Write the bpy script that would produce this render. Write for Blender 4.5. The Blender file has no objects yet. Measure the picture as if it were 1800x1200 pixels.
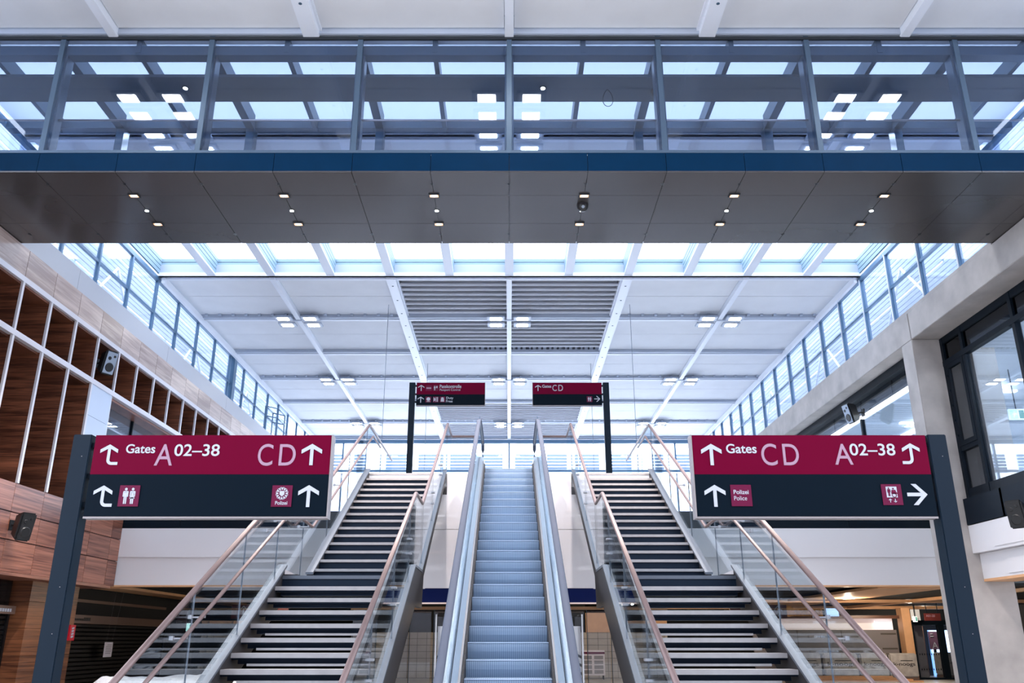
import bpy, bmesh, math, random
from mathutils import Vector, Matrix
random.seed(4)
sc = bpy.context.scene
COL = sc.collection
R = math.radians

# ------------------------------------------------------------------ camera, sky, exposure
F_PX, PITCH, CXP = 1502.1, 0.3374, 895.0
cam_d = bpy.data.cameras.new('camera'); cam = bpy.data.objects.new('camera', cam_d); COL.objects.link(cam)
cam.location = (0, 0, 0); cam.rotation_euler = (math.pi/2 + PITCH, 0, 0)
cam_d.sensor_width = 36; cam_d.lens = F_PX*36/1800; cam_d.shift_x = (900-CXP)/1800
cam_d.clip_end = 300; sc.camera = cam

w = bpy.data.worlds.new('daylight'); sc.world = w; w.use_nodes = True
bg = w.node_tree.nodes['Background']
bg.inputs[0].default_value = (0.83, 0.885, 1.0, 1); bg.inputs[1].default_value = 4.2

def big_area(name, loc, rot, sx, sy, power, color):
    l = bpy.data.lights.new(name, 'AREA'); l.shape = 'RECTANGLE'; l.size = sx; l.size_y = sy
    l.energy = power; l.color = color
    o = bpy.data.objects.new(name, l); COL.objects.link(o); o.location = loc; o.rotation_euler = rot
    return o

vs = sc.view_settings
sc.display_settings.display_device = 'sRGB'
vs.view_transform = 'Standard'; vs.look = 'None'; vs.gamma = 1; vs.exposure = 0.80
vs.use_curve_mapping = False
cy = sc.cycles
cy.transparent_max_bounces = 40; cy.max_bounces = 10; cy.diffuse_bounces = 5; cy.glossy_bounces = 4
cy.caustics_reflective = False; cy.caustics_refractive = False
cy.sample_clamp_indirect = 6
try:
    cy.use_denoising = True
except Exception:
    pass

# ------------------------------------------------------------------ levels (eye level is z = 0)
FL = -1.51            # lower floor
UP = 3.50             # upper floor
HB = 8.42             # underside of the bridge
HC = 11.6             # hall ceiling
XL, XR = -10.92, 10.82
XW = 11.85            # clerestory planes

# ------------------------------------------------------------------ materials
MATS = {}
def nt(name):
    m = bpy.data.materials.new(name); m.use_nodes = True
    t = m.node_tree; b = t.nodes['Principled BSDF']; MATS[name] = m
    return m, t, b
def plain(name, col, rough=.5, metal=0, spec=.5, var=0, vscale=3, bump=0):
    m, t, b = nt(name)
    b.inputs['Base Color'].default_value = (*col, 1); b.inputs['Roughness'].default_value = rough
    b.inputs['Metallic'].default_value = metal; b.inputs['Specular IOR Level'].default_value = spec
    if var or bump:
        tc = t.nodes.new('ShaderNodeTexCoord'); n = t.nodes.new('ShaderNodeTexNoise')
        n.inputs['Scale'].default_value = vscale; n.inputs['Detail'].default_value = 6
        t.links.new(tc.outputs['Object'], n.inputs['Vector'])
        if var:
            r = t.nodes.new('ShaderNodeValToRGB')
            r.color_ramp.elements[0].position = .3; r.color_ramp.elements[1].position = .7
            r.color_ramp.elements[0].color = (*[c*(1-var) for c in col], 1)
            r.color_ramp.elements[1].color = (*[min(1, c*(1+var)) for c in col], 1)
            t.links.new(n.outputs['Fac'], r.inputs['Fac']); t.links.new(r.outputs['Color'], b.inputs['Base Color'])
        if bump:
            bp = t.nodes.new('ShaderNodeBump'); bp.inputs['Strength'].default_value = bump; bp.inputs['Distance'].default_value = .02
            t.links.new(n.outputs['Fac'], bp.inputs['Height']); t.links.new(bp.outputs['Normal'], b.inputs['Normal'])
    return m
def emit(name, col, s):
    m, t, b = nt(name)
    b.inputs['Base Color'].default_value = (.8, .8, .8, 1)
    b.inputs['Emission Color'].default_value = (*col, 1); b.inputs['Emission Strength'].default_value = s
    return m
def glass(name, tint, r0=.05, rmax=.8, rough=0.0):
    m = bpy.data.materials.new(name); m.use_nodes = True; MATS[name] = m
    t = m.node_tree; t.nodes.clear()
    out = t.nodes.new('ShaderNodeOutputMaterial'); mix = t.nodes.new('ShaderNodeMixShader')
    tr = t.nodes.new('ShaderNodeBsdfTransparent'); gl = t.nodes.new('ShaderNodeBsdfGlossy')
    tr.inputs[0].default_value = (*tint, 1); gl.inputs['Roughness'].default_value = rough
    gl.inputs['Color'].default_value = (.9, .95, 1, 1)
    lw = t.nodes.new('ShaderNodeLayerWeight'); lw.inputs['Blend'].default_value = .5
    p = t.nodes.new('ShaderNodeMath'); p.operation = 'POWER'; p.inputs[1].default_value = 4
    ma = t.nodes.new('ShaderNodeMath'); ma.operation = 'MULTIPLY_ADD'; ma.inputs[1].default_value = rmax-r0; ma.inputs[2].default_value = r0
    t.links.new(lw.outputs['Facing'], p.inputs[0]); t.links.new(p.outputs[0], ma.inputs[0])
    t.links.new(ma.outputs[0], mix.inputs[0]); t.links.new(tr.outputs[0], mix.inputs[1]); t.links.new(gl.outputs[0], mix.inputs[2])
    t.links.new(mix.outputs[0], out.inputs['Surface'])
    return m
def wood(name, dark, light, rough=.35, scale=(1.2, .6, 26), coat=.2):
    m, t, b = nt(name)
    tc = t.nodes.new('ShaderNodeTexCoord'); mp = t.nodes.new('ShaderNodeMapping'); mp.inputs['Scale'].default_value = scale
    oi = t.nodes.new('ShaderNodeObjectInfo'); mu = t.nodes.new('ShaderNodeMath'); mu.operation = 'MULTIPLY'; mu.inputs[1].default_value = 40
    t.links.new(oi.outputs['Random'], mu.inputs[0])
    cb = t.nodes.new('ShaderNodeCombineXYZ'); t.links.new(mu.outputs[0], cb.inputs[0]); t.links.new(mu.outputs[0], cb.inputs[2])
    t.links.new(tc.outputs['Object'], mp.inputs['Vector']); t.links.new(cb.outputs[0], mp.inputs['Location'])
    n = t.nodes.new('ShaderNodeTexNoise'); n.inputs['Scale'].default_value = 1; n.inputs['Detail'].default_value = 8; n.inputs['Distortion'].default_value = .6
    t.links.new(mp.outputs[0], n.inputs['Vector'])
    mp2 = t.nodes.new('ShaderNodeMapping'); mp2.inputs['Scale'].default_value = (.25, .25, 5)
    t.links.new(tc.outputs['Object'], mp2.inputs['Vector']); t.links.new(cb.outputs[0], mp2.inputs['Location'])
    n2 = t.nodes.new('ShaderNodeTexNoise'); n2.inputs['Scale'].default_value = 1; n2.inputs['Detail'].default_value = 2
    t.links.new(mp2.outputs[0], n2.inputs['Vector'])
    ad = t.nodes.new('ShaderNodeMath'); ad.operation = 'MULTIPLY_ADD'; ad.inputs[1].default_value = .7
    sub = t.nodes.new('ShaderNodeMath'); sub.operation = 'SUBTRACT'; sub.inputs[1].default_value = .35
    t.links.new(n2.outputs['Fac'], ad.inputs[0]); t.links.new(n.outputs['Fac'], ad.inputs[2]); t.links.new(ad.outputs[0], sub.inputs[0])
    rv = t.nodes.new('ShaderNodeMath'); rv.operation = 'MULTIPLY_ADD'; rv.inputs[1].default_value = .22; rv.inputs[2].default_value = -.11
    t.links.new(oi.outputs['Random'], rv.inputs[0])
    a2 = t.nodes.new('ShaderNodeMath'); t.links.new(sub.outputs[0], a2.inputs[0]); t.links.new(rv.outputs[0], a2.inputs[1])
    r = t.nodes.new('ShaderNodeValToRGB'); r.color_ramp.elements[0].position = .3; r.color_ramp.elements[1].position = .72
    r.color_ramp.elements[0].color = (*dark, 1); r.color_ramp.elements[1].color = (*light, 1)
    t.links.new(a2.outputs[0], r.inputs['Fac']); t.links.new(r.outputs['Color'], b.inputs['Base Color'])
    b.inputs['Roughness'].default_value = rough; b.inputs['Coat Weight'].default_value = coat; b.inputs['Coat Roughness'].default_value = .25
    return m
def ribbed(name, base, dark, pitch, axis=0, rough=.35, metal=.6, duty=.3):
    m, t, b = nt(name)
    tc = t.nodes.new('ShaderNodeTexCoord'); s = t.nodes.new('ShaderNodeSeparateXYZ'); t.links.new(tc.outputs['Object'], s.inputs[0])
    d = t.nodes.new('ShaderNodeMath'); d.operation = 'DIVIDE'; d.inputs[1].default_value = pitch; t.links.new(s.outputs[axis], d.inputs[0])
    f = t.nodes.new('ShaderNodeMath'); f.operation = 'FRACT'; t.links.new(d.outputs[0], f.inputs[0])
    c = t.nodes.new('ShaderNodeMath'); c.operation = 'LESS_THAN'; c.inputs[1].default_value = duty; t.links.new(f.outputs[0], c.inputs[0])
    mx = t.nodes.new('ShaderNodeMix'); mx.data_type = 'RGBA'
    mx.inputs['A'].default_value = (*base, 1); mx.inputs['B'].default_value = (*dark, 1)
    t.links.new(c.outputs[0], mx.inputs['Factor']); t.links.new(mx.outputs['Result'], b.inputs['Base Color'])
    b.inputs['Roughness'].default_value = rough; b.inputs['Metallic'].default_value = metal
    return m

plain('ceiling_fabric', (.72, .73, .75), .8, var=.03, vscale=1.2)
plain('white_steel', (.78, .81, .87), .4)
plain('girder_grey', (.42, .47, .56), .45)
plain('louvre_grey', (.60, .61, .65), .5)
plain('louvre_void', (.035, .04, .05), .8)
plain('well_blue', (.25, .36, .44), .5)
plain('well_joint', (.05, .10, .15), .6)
plain('mullion_blue', (.10, .19, .30), .35, .2)
plain('end_slat', (.34, .42, .52), .6)
plain('screen_slat', (.21, .265, .36), .6)
plain('bridge_steel', (.075, .12, .18), .35, .3)
plain('bridge_dark', (.012, .016, .022), .5)
plain('bridge_fascia', (.0015, .022, .060), .5, spec=.05, var=.06)
plain('bridge_soffit', (.075, .070, .072), .24, .35, var=.06, vscale=.5)
plain('bridge_plate', (.06, .085, .12), .5)
glass('bridge_glass', (.83, .875, .95), .05, .7)
def frosted(name, col):
    m = bpy.data.materials.new(name); m.use_nodes = True; MATS[name] = m
    t = m.node_tree; t.nodes.clear(); out = t.nodes.new('ShaderNodeOutputMaterial')
    tl = t.nodes.new('ShaderNodeBsdfTranslucent'); tl.inputs[0].default_value = (*col, 1)
    df = t.nodes.new('ShaderNodeBsdfDiffuse'); df.inputs[0].default_value = (*col, 1)
    mx = t.nodes.new('ShaderNodeMixShader'); mx.inputs[0].default_value = .12
    t.links.new(tl.outputs[0], mx.inputs[1]); t.links.new(df.outputs[0], mx.inputs[2]); t.links.new(mx.outputs[0], out.inputs['Surface'])
frosted('frosted_glass', (.54, .575, .61))
glass('clear_glass', (.90, .93, .97), .045, .7)
glass('rail_glass', (.90, .95, .97), .05, .75)
glass('opaque_glass', (.10, .11, .13), .05, .6)
glass('dark_glass', (.60, .62, .65), .07, .7)
glass('window_glass', (.80, .87, .93), .10, .8)
plain('concrete', (.40, .375, .36), .7, var=.16, vscale=1.6, bump=.12)
plain('white_panel', (.74, .77, .83), .45)
plain('grey_white_panel', (.44, .46, .51), .45)
plain('brushed_steel', (.88, .85, .88), .42, .35)
plain('white_fascia', (.74, .735, .765), .5)
plain('black_band', (.004, .009, .017), .5, spec=.1)
plain('blue_metal', (.50, .59, .74), .35)
wood('walnut', (.05, .016, .009), (.23, .082, .043), .4, coat=.05)
wood('walnut_panel', (.13, .042, .026), (.40, .165, .105), .42, coat=.05)
wood('paler_wood', (.30, .22, .195), (.54, .43, .39), .3, scale=(1, .8, 14))  # paler, greyer wood tone for the top band
wood('wood_amber', (.055, .017, .008), (.215, .080, .034), .4, coat=.05)
plain('oak_light', (.72, .40, .21), .5, var=.06)
plain('edge_alu', (.62, .61, .66), .35, .2)
plain('floor_stone', (.42, .41, .40), .3, var=.05, vscale=.8)
plain('upper_stone', (.62, .64, .68), .4)
plain('post_slate', (.004, .011, .021), .42, spec=.14)
plain('sign_slate', (.0015, .0055, .011), .4, spec=.06)
plain('sign_burgundy', (.105, .0003, .017), .4, spec=.05)
plain('picto_burgundy', (.10, .003, .03), .4, spec=.2)
plain('letter_white', (.40, .42, .48), .6, spec=.2)
plain('letter_pink', (.31, .195, .265), .6, spec=.2)
plain('sign_edge', (.26, .235, .24), .4, .2)
plain('steel', (.50, .50, .53), .28, .85)
plain('steel_dark', (.024, .022, .025), .5, 0, spec=.2, var=.08)
plain('steel_blue', (.095, .108, .135), .52, .3)
plain('tread_stone', (.32, .30, .305), .55, var=.08, vscale=8)
plain('riser_dark', (.006, .013, .027), .5, spec=.12)
plain('rail_bronze', (.165, .112, .108), .42, .3)
plain('rail_steel', (.36, .345, .37), .28, .6)
ribbed('step_metal', (.30, .385, .51), (.17, .235, .34), .025, 0, .4, .3)
plain('step_edge', (.50, .58, .74), .4, .2)
plain('deck_metal', (.40, .48, .57), .30, .7)
plain('handrail_rubber', (.085, .098, .135), .7, spec=.05)
plain('brush_black', (.03, .03, .035), .9, var=.9, vscale=90)
plain('black_plastic', (.010, .011, .013), .4)
plain('cone_grey', (.30, .36, .45), .3)
plain('shutter_black', (.004, .004, .005), .45, spec=.25)
plain('ceiling_black', (.006, .007, .008), .8)
plain('header_brown', (.13, .075, .055), .45)
plain('brown_relief', (.10, .055, .05), .6, var=.5, vscale=14, bump=.6)
plain('paper', (.72, .66, .70), .7)
plain('red_sign', (.45, .006, .02), .4)
plain('dust_white', (.68, .68, .70), .8, var=.12, vscale=9, bump=.5)
plain('navy', (.006, .022, .17), .5, spec=.2)
plain('beige_tile', (.46, .41, .36), .55, var=.05)
plain('joint_dark', (.10, .09, .08), .8)
plain('wall_grey', (.23, .21, .22), .5)
plain('pallet_wrap', (.36, .34, .33), .35, var=.2, vscale=5, bump=.3)
plain('ink', (.015, .015, .018), .6)
plain('purple_panel', (.13, .065, .12), .5)
plain('maroon_dark', (.07, .008, .006), .5)
plain('frame_black', (.004, .008, .014), .45, spec=.1)
plain('room_white', (.68, .70, .74), .7)
plain('wrap_orange', (.45, .22, .06), .6, var=.2, vscale=12)
plain('cable_grey', (.20, .24, .30), .5)
plain('green', (.0, .30, .22), .5)
emit('lamp_white', (1, .98, .95), 26)
emit('lamp_small', (.85, .95, 1), 40)
emit('lamp_warm', (1, .40, .13), 1.6)
emit('lamp_core', (1, .80, .58), 9)
emit('strip_white', (.92, .96, 1), 2.2)
emit('exit_green', (.02, .45, .34), .8)
emit('exit_white', (.7, .9, .86), .6)
emit('screen_blue', (.10, .32, .75), 1.2)
emit('glow_white', (.95, .93, .97), .45)  # brightness put in as glow on a panel, no lamp
emit('glow_pink', (.72, .50, .46), .38)  # light on the surface put in as a pink glow, no lamp

# ------------------------------------------------------------------ builders
def wloc(o):
    v = Vector((0, 0, 0))
    while o is not None:
        v += o.location; o = o.parent
    return v
class MB:
    def __init__(s): s.v = []; s.f = []; s.mi = []; s.cur = 0; s.sm = set()
    def add(s, vs_, fs, smooth=False):
        n = len(s.v); s.v += [tuple(v) for v in vs_]
        for f in fs:
            if smooth: s.sm.add(len(s.f))
            s.f.append(tuple(i+n for i in f)); s.mi.append(s.cur)
        return s
    def box(s, x0, x1, y0, y1, z0, z1):
        x0, x1 = min(x0, x1), max(x0, x1); y0, y1 = min(y0, y1), max(y0, y1); z0, z1 = min(z0, z1), max(z0, z1)
        return s.add([(x0,y0,z0),(x1,y0,z0),(x1,y1,z0),(x0,y1,z0),(x0,y0,z1),(x1,y0,z1),(x1,y1,z1),(x0,y1,z1)],
                     [(0,3,2,1),(4,5,6,7),(0,1,5,4),(1,2,6,5),(2,3,7,6),(3,0,4,7)])
    def prism(s, poly, axis, a, b):
        # poly: 2-D points in the plane normal to axis: x->(y,z), y->(x,z), z->(x,y)
        def p(q, t):
            return {'x': (t, q[0], q[1]), 'y': (q[0], t, q[1]), 'z': (q[0], q[1], t)}[axis]
        n = len(poly)
        vs_ = [p(q, a) for q in poly] + [p(q, b) for q in poly]
        fs = [tuple(range(n)), tuple(range(2*n-1, n-1, -1))]
        for i in range(n):
            j = (i+1) % n; fs.append((i, i+n, j+n, j))
        return s.add(vs_, fs)
    def tube(s, pts, r, k=10, sq=None):
        pts = [Vector(p) for p in pts]; rings = []
        for i, p in enumerate(pts):
            a = (pts[i]-pts[i-1]).normalized() if i else None
            b = (pts[i+1]-pts[i]).normalized() if i < len(pts)-1 else None
            if a is None: t = b; sc_ = 1
            elif b is None: t = a; sc_ = 1
            else:
                t = (a+b).normalized(); sc_ = 1/max(.35, math.sqrt((1+a.dot(b))/2))
            side = t.cross(Vector((0, 0, 1)))
            if side.length < 1e-4: side = t.cross(Vector((0, 1, 0)))
            side.normalize(); up = side.cross(t).normalized()
            rings.append([p + side*math.cos(2*math.pi*j/k)*(sq[0] if sq else r) + up*math.sin(2*math.pi*j/k)*(sq[1] if sq else r)*sc_ for j in range(k)])
        vs_ = [v for rg in rings for v in rg]; fs = []
        for i in range(len(rings)-1):
            for j in range(k):
                fs.append((i*k+j, i*k+(j+1) % k, (i+1)*k+(j+1) % k, (i+1)*k+j))
        s.add(vs_, fs, smooth=True)
        n = len(s.v)-len(vs_)
        s.f.append(tuple(n+j for j in range(k-1, -1, -1))); s.mi.append(s.cur)
        s.f.append(tuple(n+(len(rings)-1)*k+j for j in range(k))); s.mi.append(s.cur)
        return s
    def disc(s, c, r, normal_axis, thick, k=20, r2=None):
        a = {'x': 0, 'y': 1, 'z': 2}[normal_axis]; r2 = r if r2 is None else r2
        o = [i for i in range(3) if i != a]; vs_ = []
        for t, rr in ((0, r), (thick, r2)):
            for j in range(k):
                p = [0, 0, 0]; p[a] = c[a]+t
                p[o[0]] = c[o[0]]+rr*math.cos(2*math.pi*j/k); p[o[1]] = c[o[1]]+rr*math.sin(2*math.pi*j/k); vs_.append(p)
        fs = [tuple(range(k)), tuple(range(2*k-1, k-1, -1))] + [(j, j+k, (j+1) % k+k, (j+1) % k) for j in range(k)]
        return s.add(vs_, fs)
    def dome(s, c, r, k=20, n=8, sign=-1):
        vs_ = []; fs = []
        for i in range(n+1):
            a = math.pi/2*i/n
            for j in range(k):
                b = 2*math.pi*j/k
                vs_.append((c[0]+r*math.cos(a)*math.cos(b), c[1]+r*math.cos(a)*math.sin(b), c[2]+sign*r*math.sin(a)))
        for i in range(n):
            for j in range(k): fs.append((i*k+j, i*k+(j+1) % k, (i+1)*k+(j+1) % k, (i+1)*k+j))
        return s.add(vs_, fs, smooth=True)
    def build(s, name, mats, parent=None, world=True, bevel=0, label=None, kind=None):
        me = bpy.data.meshes.new(name); me.from_pydata(s.v, [], s.f)
        mats = [mats] if isinstance(mats, str) else mats
        for m in mats: me.materials.append(MATS[m])
        for p, i in zip(me.polygons, s.mi): p.material_index = i
        for i in s.sm: me.polygons[i].use_smooth = True
        bm = bmesh.new(); bm.from_mesh(me); bmesh.ops.recalc_face_normals(bm, faces=bm.faces)
        if bevel:
            ed = [e for e in bm.edges if len(e.link_faces) == 2 and e.calc_face_angle(0) > .6]
            bmesh.ops.bevel(bm, geom=ed, offset=bevel, segments=2, affect='EDGES', clamp_overlap=True)
        bm.to_mesh(me); bm.free()
        o = bpy.data.objects.new(name, me); COL.objects.link(o)
        if parent is not None:
            o.parent = parent
            if world: o.location = -wloc(parent)
        if label: o['label'] = label
        if kind: o['kind'] = kind
        return o
def bx(*a): return MB().box(*a)
def tag(o, label, cat, group=None, kind=None):
    o['label'] = label; o['category'] = cat
    if group: o['group'] = group
    if kind: o['kind'] = kind
    return o
def thing(name, label, cat, loc=(0, 0, 0), group=None, rotz=0):
    o = bpy.data.objects.new(name, None); COL.objects.link(o); o.location = loc; o.rotation_euler.z = rotz
    o.empty_display_size = .1
    return tag(o, label, cat, group)
def struct(o, label=None):
    o['kind'] = 'structure'
    if label: o['label'] = label
    return o
def sroot(name, loc=(0, 0, 0)):
    o = bpy.data.objects.new(name, None); COL.objects.link(o); o.location = loc; o['kind'] = 'structure'; return o
def dup(root, loc, label=None, group=None, rotz=None):
    r = root.copy(); COL.objects.link(r); r.location = loc
    if rotz is not None: r.rotation_euler.z = rotz
    if label: r['label'] = label
    if group: r['group'] = group
    for ch in list(root.children):
        c = ch.copy(); COL.objects.link(c); c.parent = r
        for g in list(ch.children):
            d = g.copy(); COL.objects.link(d); d.parent = c
    return r
ORD6 = ['leftmost', 'second from the left', 'third from the left', 'third from the right', 'second from the right', 'rightmost']

# flat lettering fitted to a rectangle on a plane facing the viewer
def letters(body, x0, x1, z0, z1, y, mat, parent, weight=0.0, name='lettering', label=None):
    cu = bpy.data.curves.new('t', 'FONT'); cu.body = body; cu.fill_mode = 'FRONT'; cu.offset = weight; cu.resolution_u = 6
    cu.align_x = 'LEFT'; cu.space_line = .95
    to = bpy.data.objects.new('t', cu); COL.objects.link(to)
    bpy.context.view_layer.update()
    dg = bpy.context.evaluated_depsgraph_get(); me = bpy.data.meshes.new_from_object(to.evaluated_get(dg))
    bpy.data.objects.remove(to); bpy.data.curves.remove(cu)
    xs = [v.co.x for v in me.vertices]; ys = [v.co.y for v in me.vertices]
    a, b, c, d = min(xs), max(xs), min(ys), max(ys)
    for v in me.vertices:
        v.co = (x0+(v.co.x-a)/(b-a)*(x1-x0), y, z0+(v.co.y-c)/(d-c)*(z1-z0))
    me.name = name; me.materials.clear(); me.materials.append(MATS[mat])
    o = bpy.data.objects.new(name, me); COL.objects.link(o); o.parent = parent; o.location = -wloc(parent)
    if label: o['label'] = label
    return o

# ================================================================== SETTING
struct(bx(-17, 22, -10, 52, FL-.2, FL).build('floor', 'floor_stone'), 'pale stone floor of the lower hall')

# ---- ceiling: white fabric panels between ribs
ROWS = [26.5, 30.4, 34.5, 38.3, 42.5, 46.75, 50.75]
FROWS = [-1.6, 2.4, 6.4, 10.4, 14.36]
MROWS = [18.0, 22.2]
def is_louvre(x0, y0):
    return -4.1 < x0 < 3.9 and (26 < y0 < 34 or 42 < y0 < 50)
ceil = MB()
for rows in (ROWS, FROWS, MROWS):
    for y0, y1 in zip(rows, rows[1:]):
        for x0 in (-12, -8, -4, 0, 4, 8):
            if is_louvre(x0, y0): continue
            xa, xb = max(x0+.1, -XW+.08), min(x0+3.9, XW-.08); ym = (y0+y1)/2
            ceil.box(xa, xb, y0+.26, ym-.012, HC+.10, HC+.16)
            ceil.box(xa, xb, ym+.012, y1-.16, HC+.10, HC+.16)
struct(ceil.build('ceiling', 'ceiling_fabric'), 'white fabric ceiling panels of the hall')
back = bx(-XW, XW, 18.0, 22.3, HC+.5, HC+.6).box(-XW, XW, -1.6, 14.3, HC+.5, HC+.6).box(-XW, XW, 26.6, 50.8, HC+.5, HC+.6)
struct(back.build('ceiling_deck', 'louvre_grey'))
k = 0
for y in ROWS[:-1] + [46.75+4.0] + FROWS + MROWS:
    g = MB().box(-XW, XW, y-.13, y+.15, HC-.02, HC+.4)
    clamp = y in (30.4, 38.3, 46.75, 6.4, 18.0)
    if clamp:
        x = -XW+.4
        while x < XW-.2:
            if not (y == 30.4 and -4 < x < 4): g.box(x-.05, x+.05, y-.26, y-.13, HC+.02, HC+.09)
            x += .5
    k += 1
    struct(g.build('trim_%d' % k, 'girder_grey'), 'cross girder of the hall ceiling')
    k += 1
    struct(bx(-XW, XW, y+.06, y+.17, HC-.05, HC-.02).build('trim_%d' % k, 'white_steel'))
for x in (-8, -4, 0, 4, 8):
    wd = .16 if abs(x) == 4 else .09
    for ya, yb in ((-1.6, 14.36), (18.0, 22.2), (26.5, 50.75)):
        m = MB().box(x-wd, x+wd, ya, yb, HC-.08, HC+.3)
        if abs(x) == 4:
            m.box(x-wd-.05, x-wd, ya, yb, HC+.05, HC+.2).box(x+wd, x+wd+.05, ya, yb, HC+.05, HC+.2)
        k += 1
        r_ = struct(m.build('trim_%d' % k, 'white_steel'), 'white rib running along the hall ceiling')
        if abs(x) == 4:
            b = MB(); y = ya+.6
            while y < yb:
                b.disc((x, y, HC-.085), .035, 'z', .01, 10); y += 1.3
            b.build('bolt_hole', 'well_joint', r_)
# louvred fields
for ya, yb in ((26.5, 30.4), (30.4, 34.5), (42.5, 46.75), (46.75, 50.75)):
    m = MB(); y = ya+.42
    while y < yb-.25:
        m.prism([(y-.16, HC+.05), (y-.145, HC+.03), (y+.14, HC+.23), (y+.125, HC+.25)], 'x', -3.78, 3.78)
        m.box(-3.78, 3.78, y-.175, y-.125, HC+.0, HC+.06)
        y += .44
    k += 1
    r_ = struct(m.build('trim_%d' % k, 'louvre_grey'), 'grey louvre field in the middle of the ceiling')
    bx(-3.84, 3.84, ya+.16, yb-.14, HC+.36, HC+.40).build('louvre_backing', 'louvre_grey', r_)
    b = MB(); x = -3.7
    while x < 3.7:
        b.box(x, x+.06+random.random()*.08, yb-.30, yb-.14, HC+.1, HC+.18); x += .22
    if ya in (30.4,): b.build('service_duct', 'louvre_void', r_)
struct(bx(-17, 22, -10.2, -10, FL, 12.2).build('wall_light_block', 'wall_grey'), 'added unseen grey wall blocking light at the near end of the hall')  # unseen wall added to cut the frontal light; the hall runs on
# ---- skylight over the bridge
SZ = HC+.66
def louvred_x(m, j, x, y0, y1, z0, z1, sgn):
    n = 4; h = (z1-z0)/n
    for i in range(n):
        za = z0+i*h
        m.box(x, x+sgn*.035, y0, y1, za+.012, za+h-.012)
    j.box(x, x-sgn*.01, y0, y1, z0, z1)
def skylight(SY0, SY1):
  sk = sroot('skylight', (0, SY0, HC))
  for x in (range(-10, 11, 2) if SY0 > 20 else ()):
    bm_ = bx(x-.14, x+.14, SY0, SY1, HC-.0, HC+.06).build('skylight_beam', 'white_steel', sk)
    a, b = MB(), MB()
    for s_ in (-1, 1):
        louvred_x(a, b, x+s_*.10, SY0, SY1, HC+.06, SZ, s_)
    a.build('beam_louvre', 'well_blue', bm_); b.build('beam_core', 'well_joint', bm_)
  a, b = MB(), MB(); n = 4; h = (SZ-HC-.1)/n
  for y, s_ in ((SY1-.02, -1), (SY0+.02, 1)):
      for i in range(n): a.box(-XW, XW, y, y+s_*.035, HC+.1+i*h+.012, HC+.1+(i+1)*h-.012)
      b.box(-XW, XW, y, y-s_*.01, HC, SZ)
  for s_ in (-1, 1):
      louvred_x(a, b, s_*(XW-.06), SY0, SY1, HC+.06, SZ, -s_)
  a.build('well_louvre', 'well_blue', sk); b.build('well_backing', 'well_joint', sk)
  bx(-XW, XW, SY1-.16, SY1-.02, HC-.02, HC+.1).build('well_edge', 'white_steel', sk)
  bx(-XW, XW, SY0, SY1, SZ, SZ+.02).build('skylight_pane', 'clear_glass', sk)
skylight(14.36, 18.0); skylight(22.3, 26.5)

# ---- clerestory windows left and right
def clerestory(idx, sx, zb):
    x = sx*XW; r = sroot('window_%d' % idx, (x, 28, zb)); r['label'] = 'clerestory window band along the %s side of the hall' % ('left' if sx < 0 else 'right')
    y = 4.5
    while y < 50.6:
        wd = .045
        bx(x-.05, x+.09 if sx > 0 else x+.05, y-wd, y+wd, zb-.3, 11.5).build('mullion', 'mullion_blue', r)
        if sx > 0: bx(x-.075, x-.05, y-.02, y+.02, zb-.3, 11.5).build('mullion_cap', 'white_steel', r)
        bx(x-.012, x+.012, y+wd, y+2-wd, zb-.2, 10.30).build('pane', 'clear_glass', r)
        bx(x-.012, x+.012, y+wd, y+2-wd, 10.36, 11.45).build('pane', 'clear_glass', r)
        y += 2
    bx(x-.042, x+.042, 4.5, 50.7, 10.29, 10.37).build('transom', 'mullion_blue', r)
    bx(x-.06, x+.06, 4.5, 50.7, 11.44, 11.58).build('head_frame', 'mullion_blue', r)
    bx(x-.06, x+.06, 4.5, 50.7, zb-.36, zb-.24).build('sill_frame', 'mullion_blue', r)
    xs_ = x - sx*.18
    bx(xs_-.05, xs_+.05, 26.5, 50.7, 11.40, 11.62).build('eaves_trim', 'white_steel', r)
    return r
clerestory(1, -1, 8.97); clerestory(2, 1, 8.75)
struct(bx(-12.02, -11.72, 34.75, 35.1, 8.97, 11.6).build('trim_post_left', 'mullion_blue'), 'dark blue post in the left clerestory')
# slatted sun screens standing outside the clerestory
for idx, sx in ((1, -1), (2, 1)):
    m = MB(); z = 8.2; i = 0
    while z < 14.4:
        m.box(sx*14.4, sx*14.46, 9, 54, z, z+(.145 if i % 4 else .09)); z += .18; i += 1
    o = struct(m.build('facade_screen_%s' % ('left' if sx < 0 else 'right'), 'screen_slat'), 'slatted outer facade seen through the clerestory')
    b = MB()
    for y in range(22, 54, 4): b.box(sx*14.5, sx*14.6, y, y+.1, 7, 13.2)
    for y in range(24, 52, 8):
        b.tube([(sx*14.0, y, 8.2), (sx*14.0, y+4, 12.6)], .05, 8).tube([(sx*14.0, y+8, 8.2), (sx*14.0, y+4, 12.6)], .05, 8)
    b.build('screen_support', 'girder_grey', o)

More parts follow.
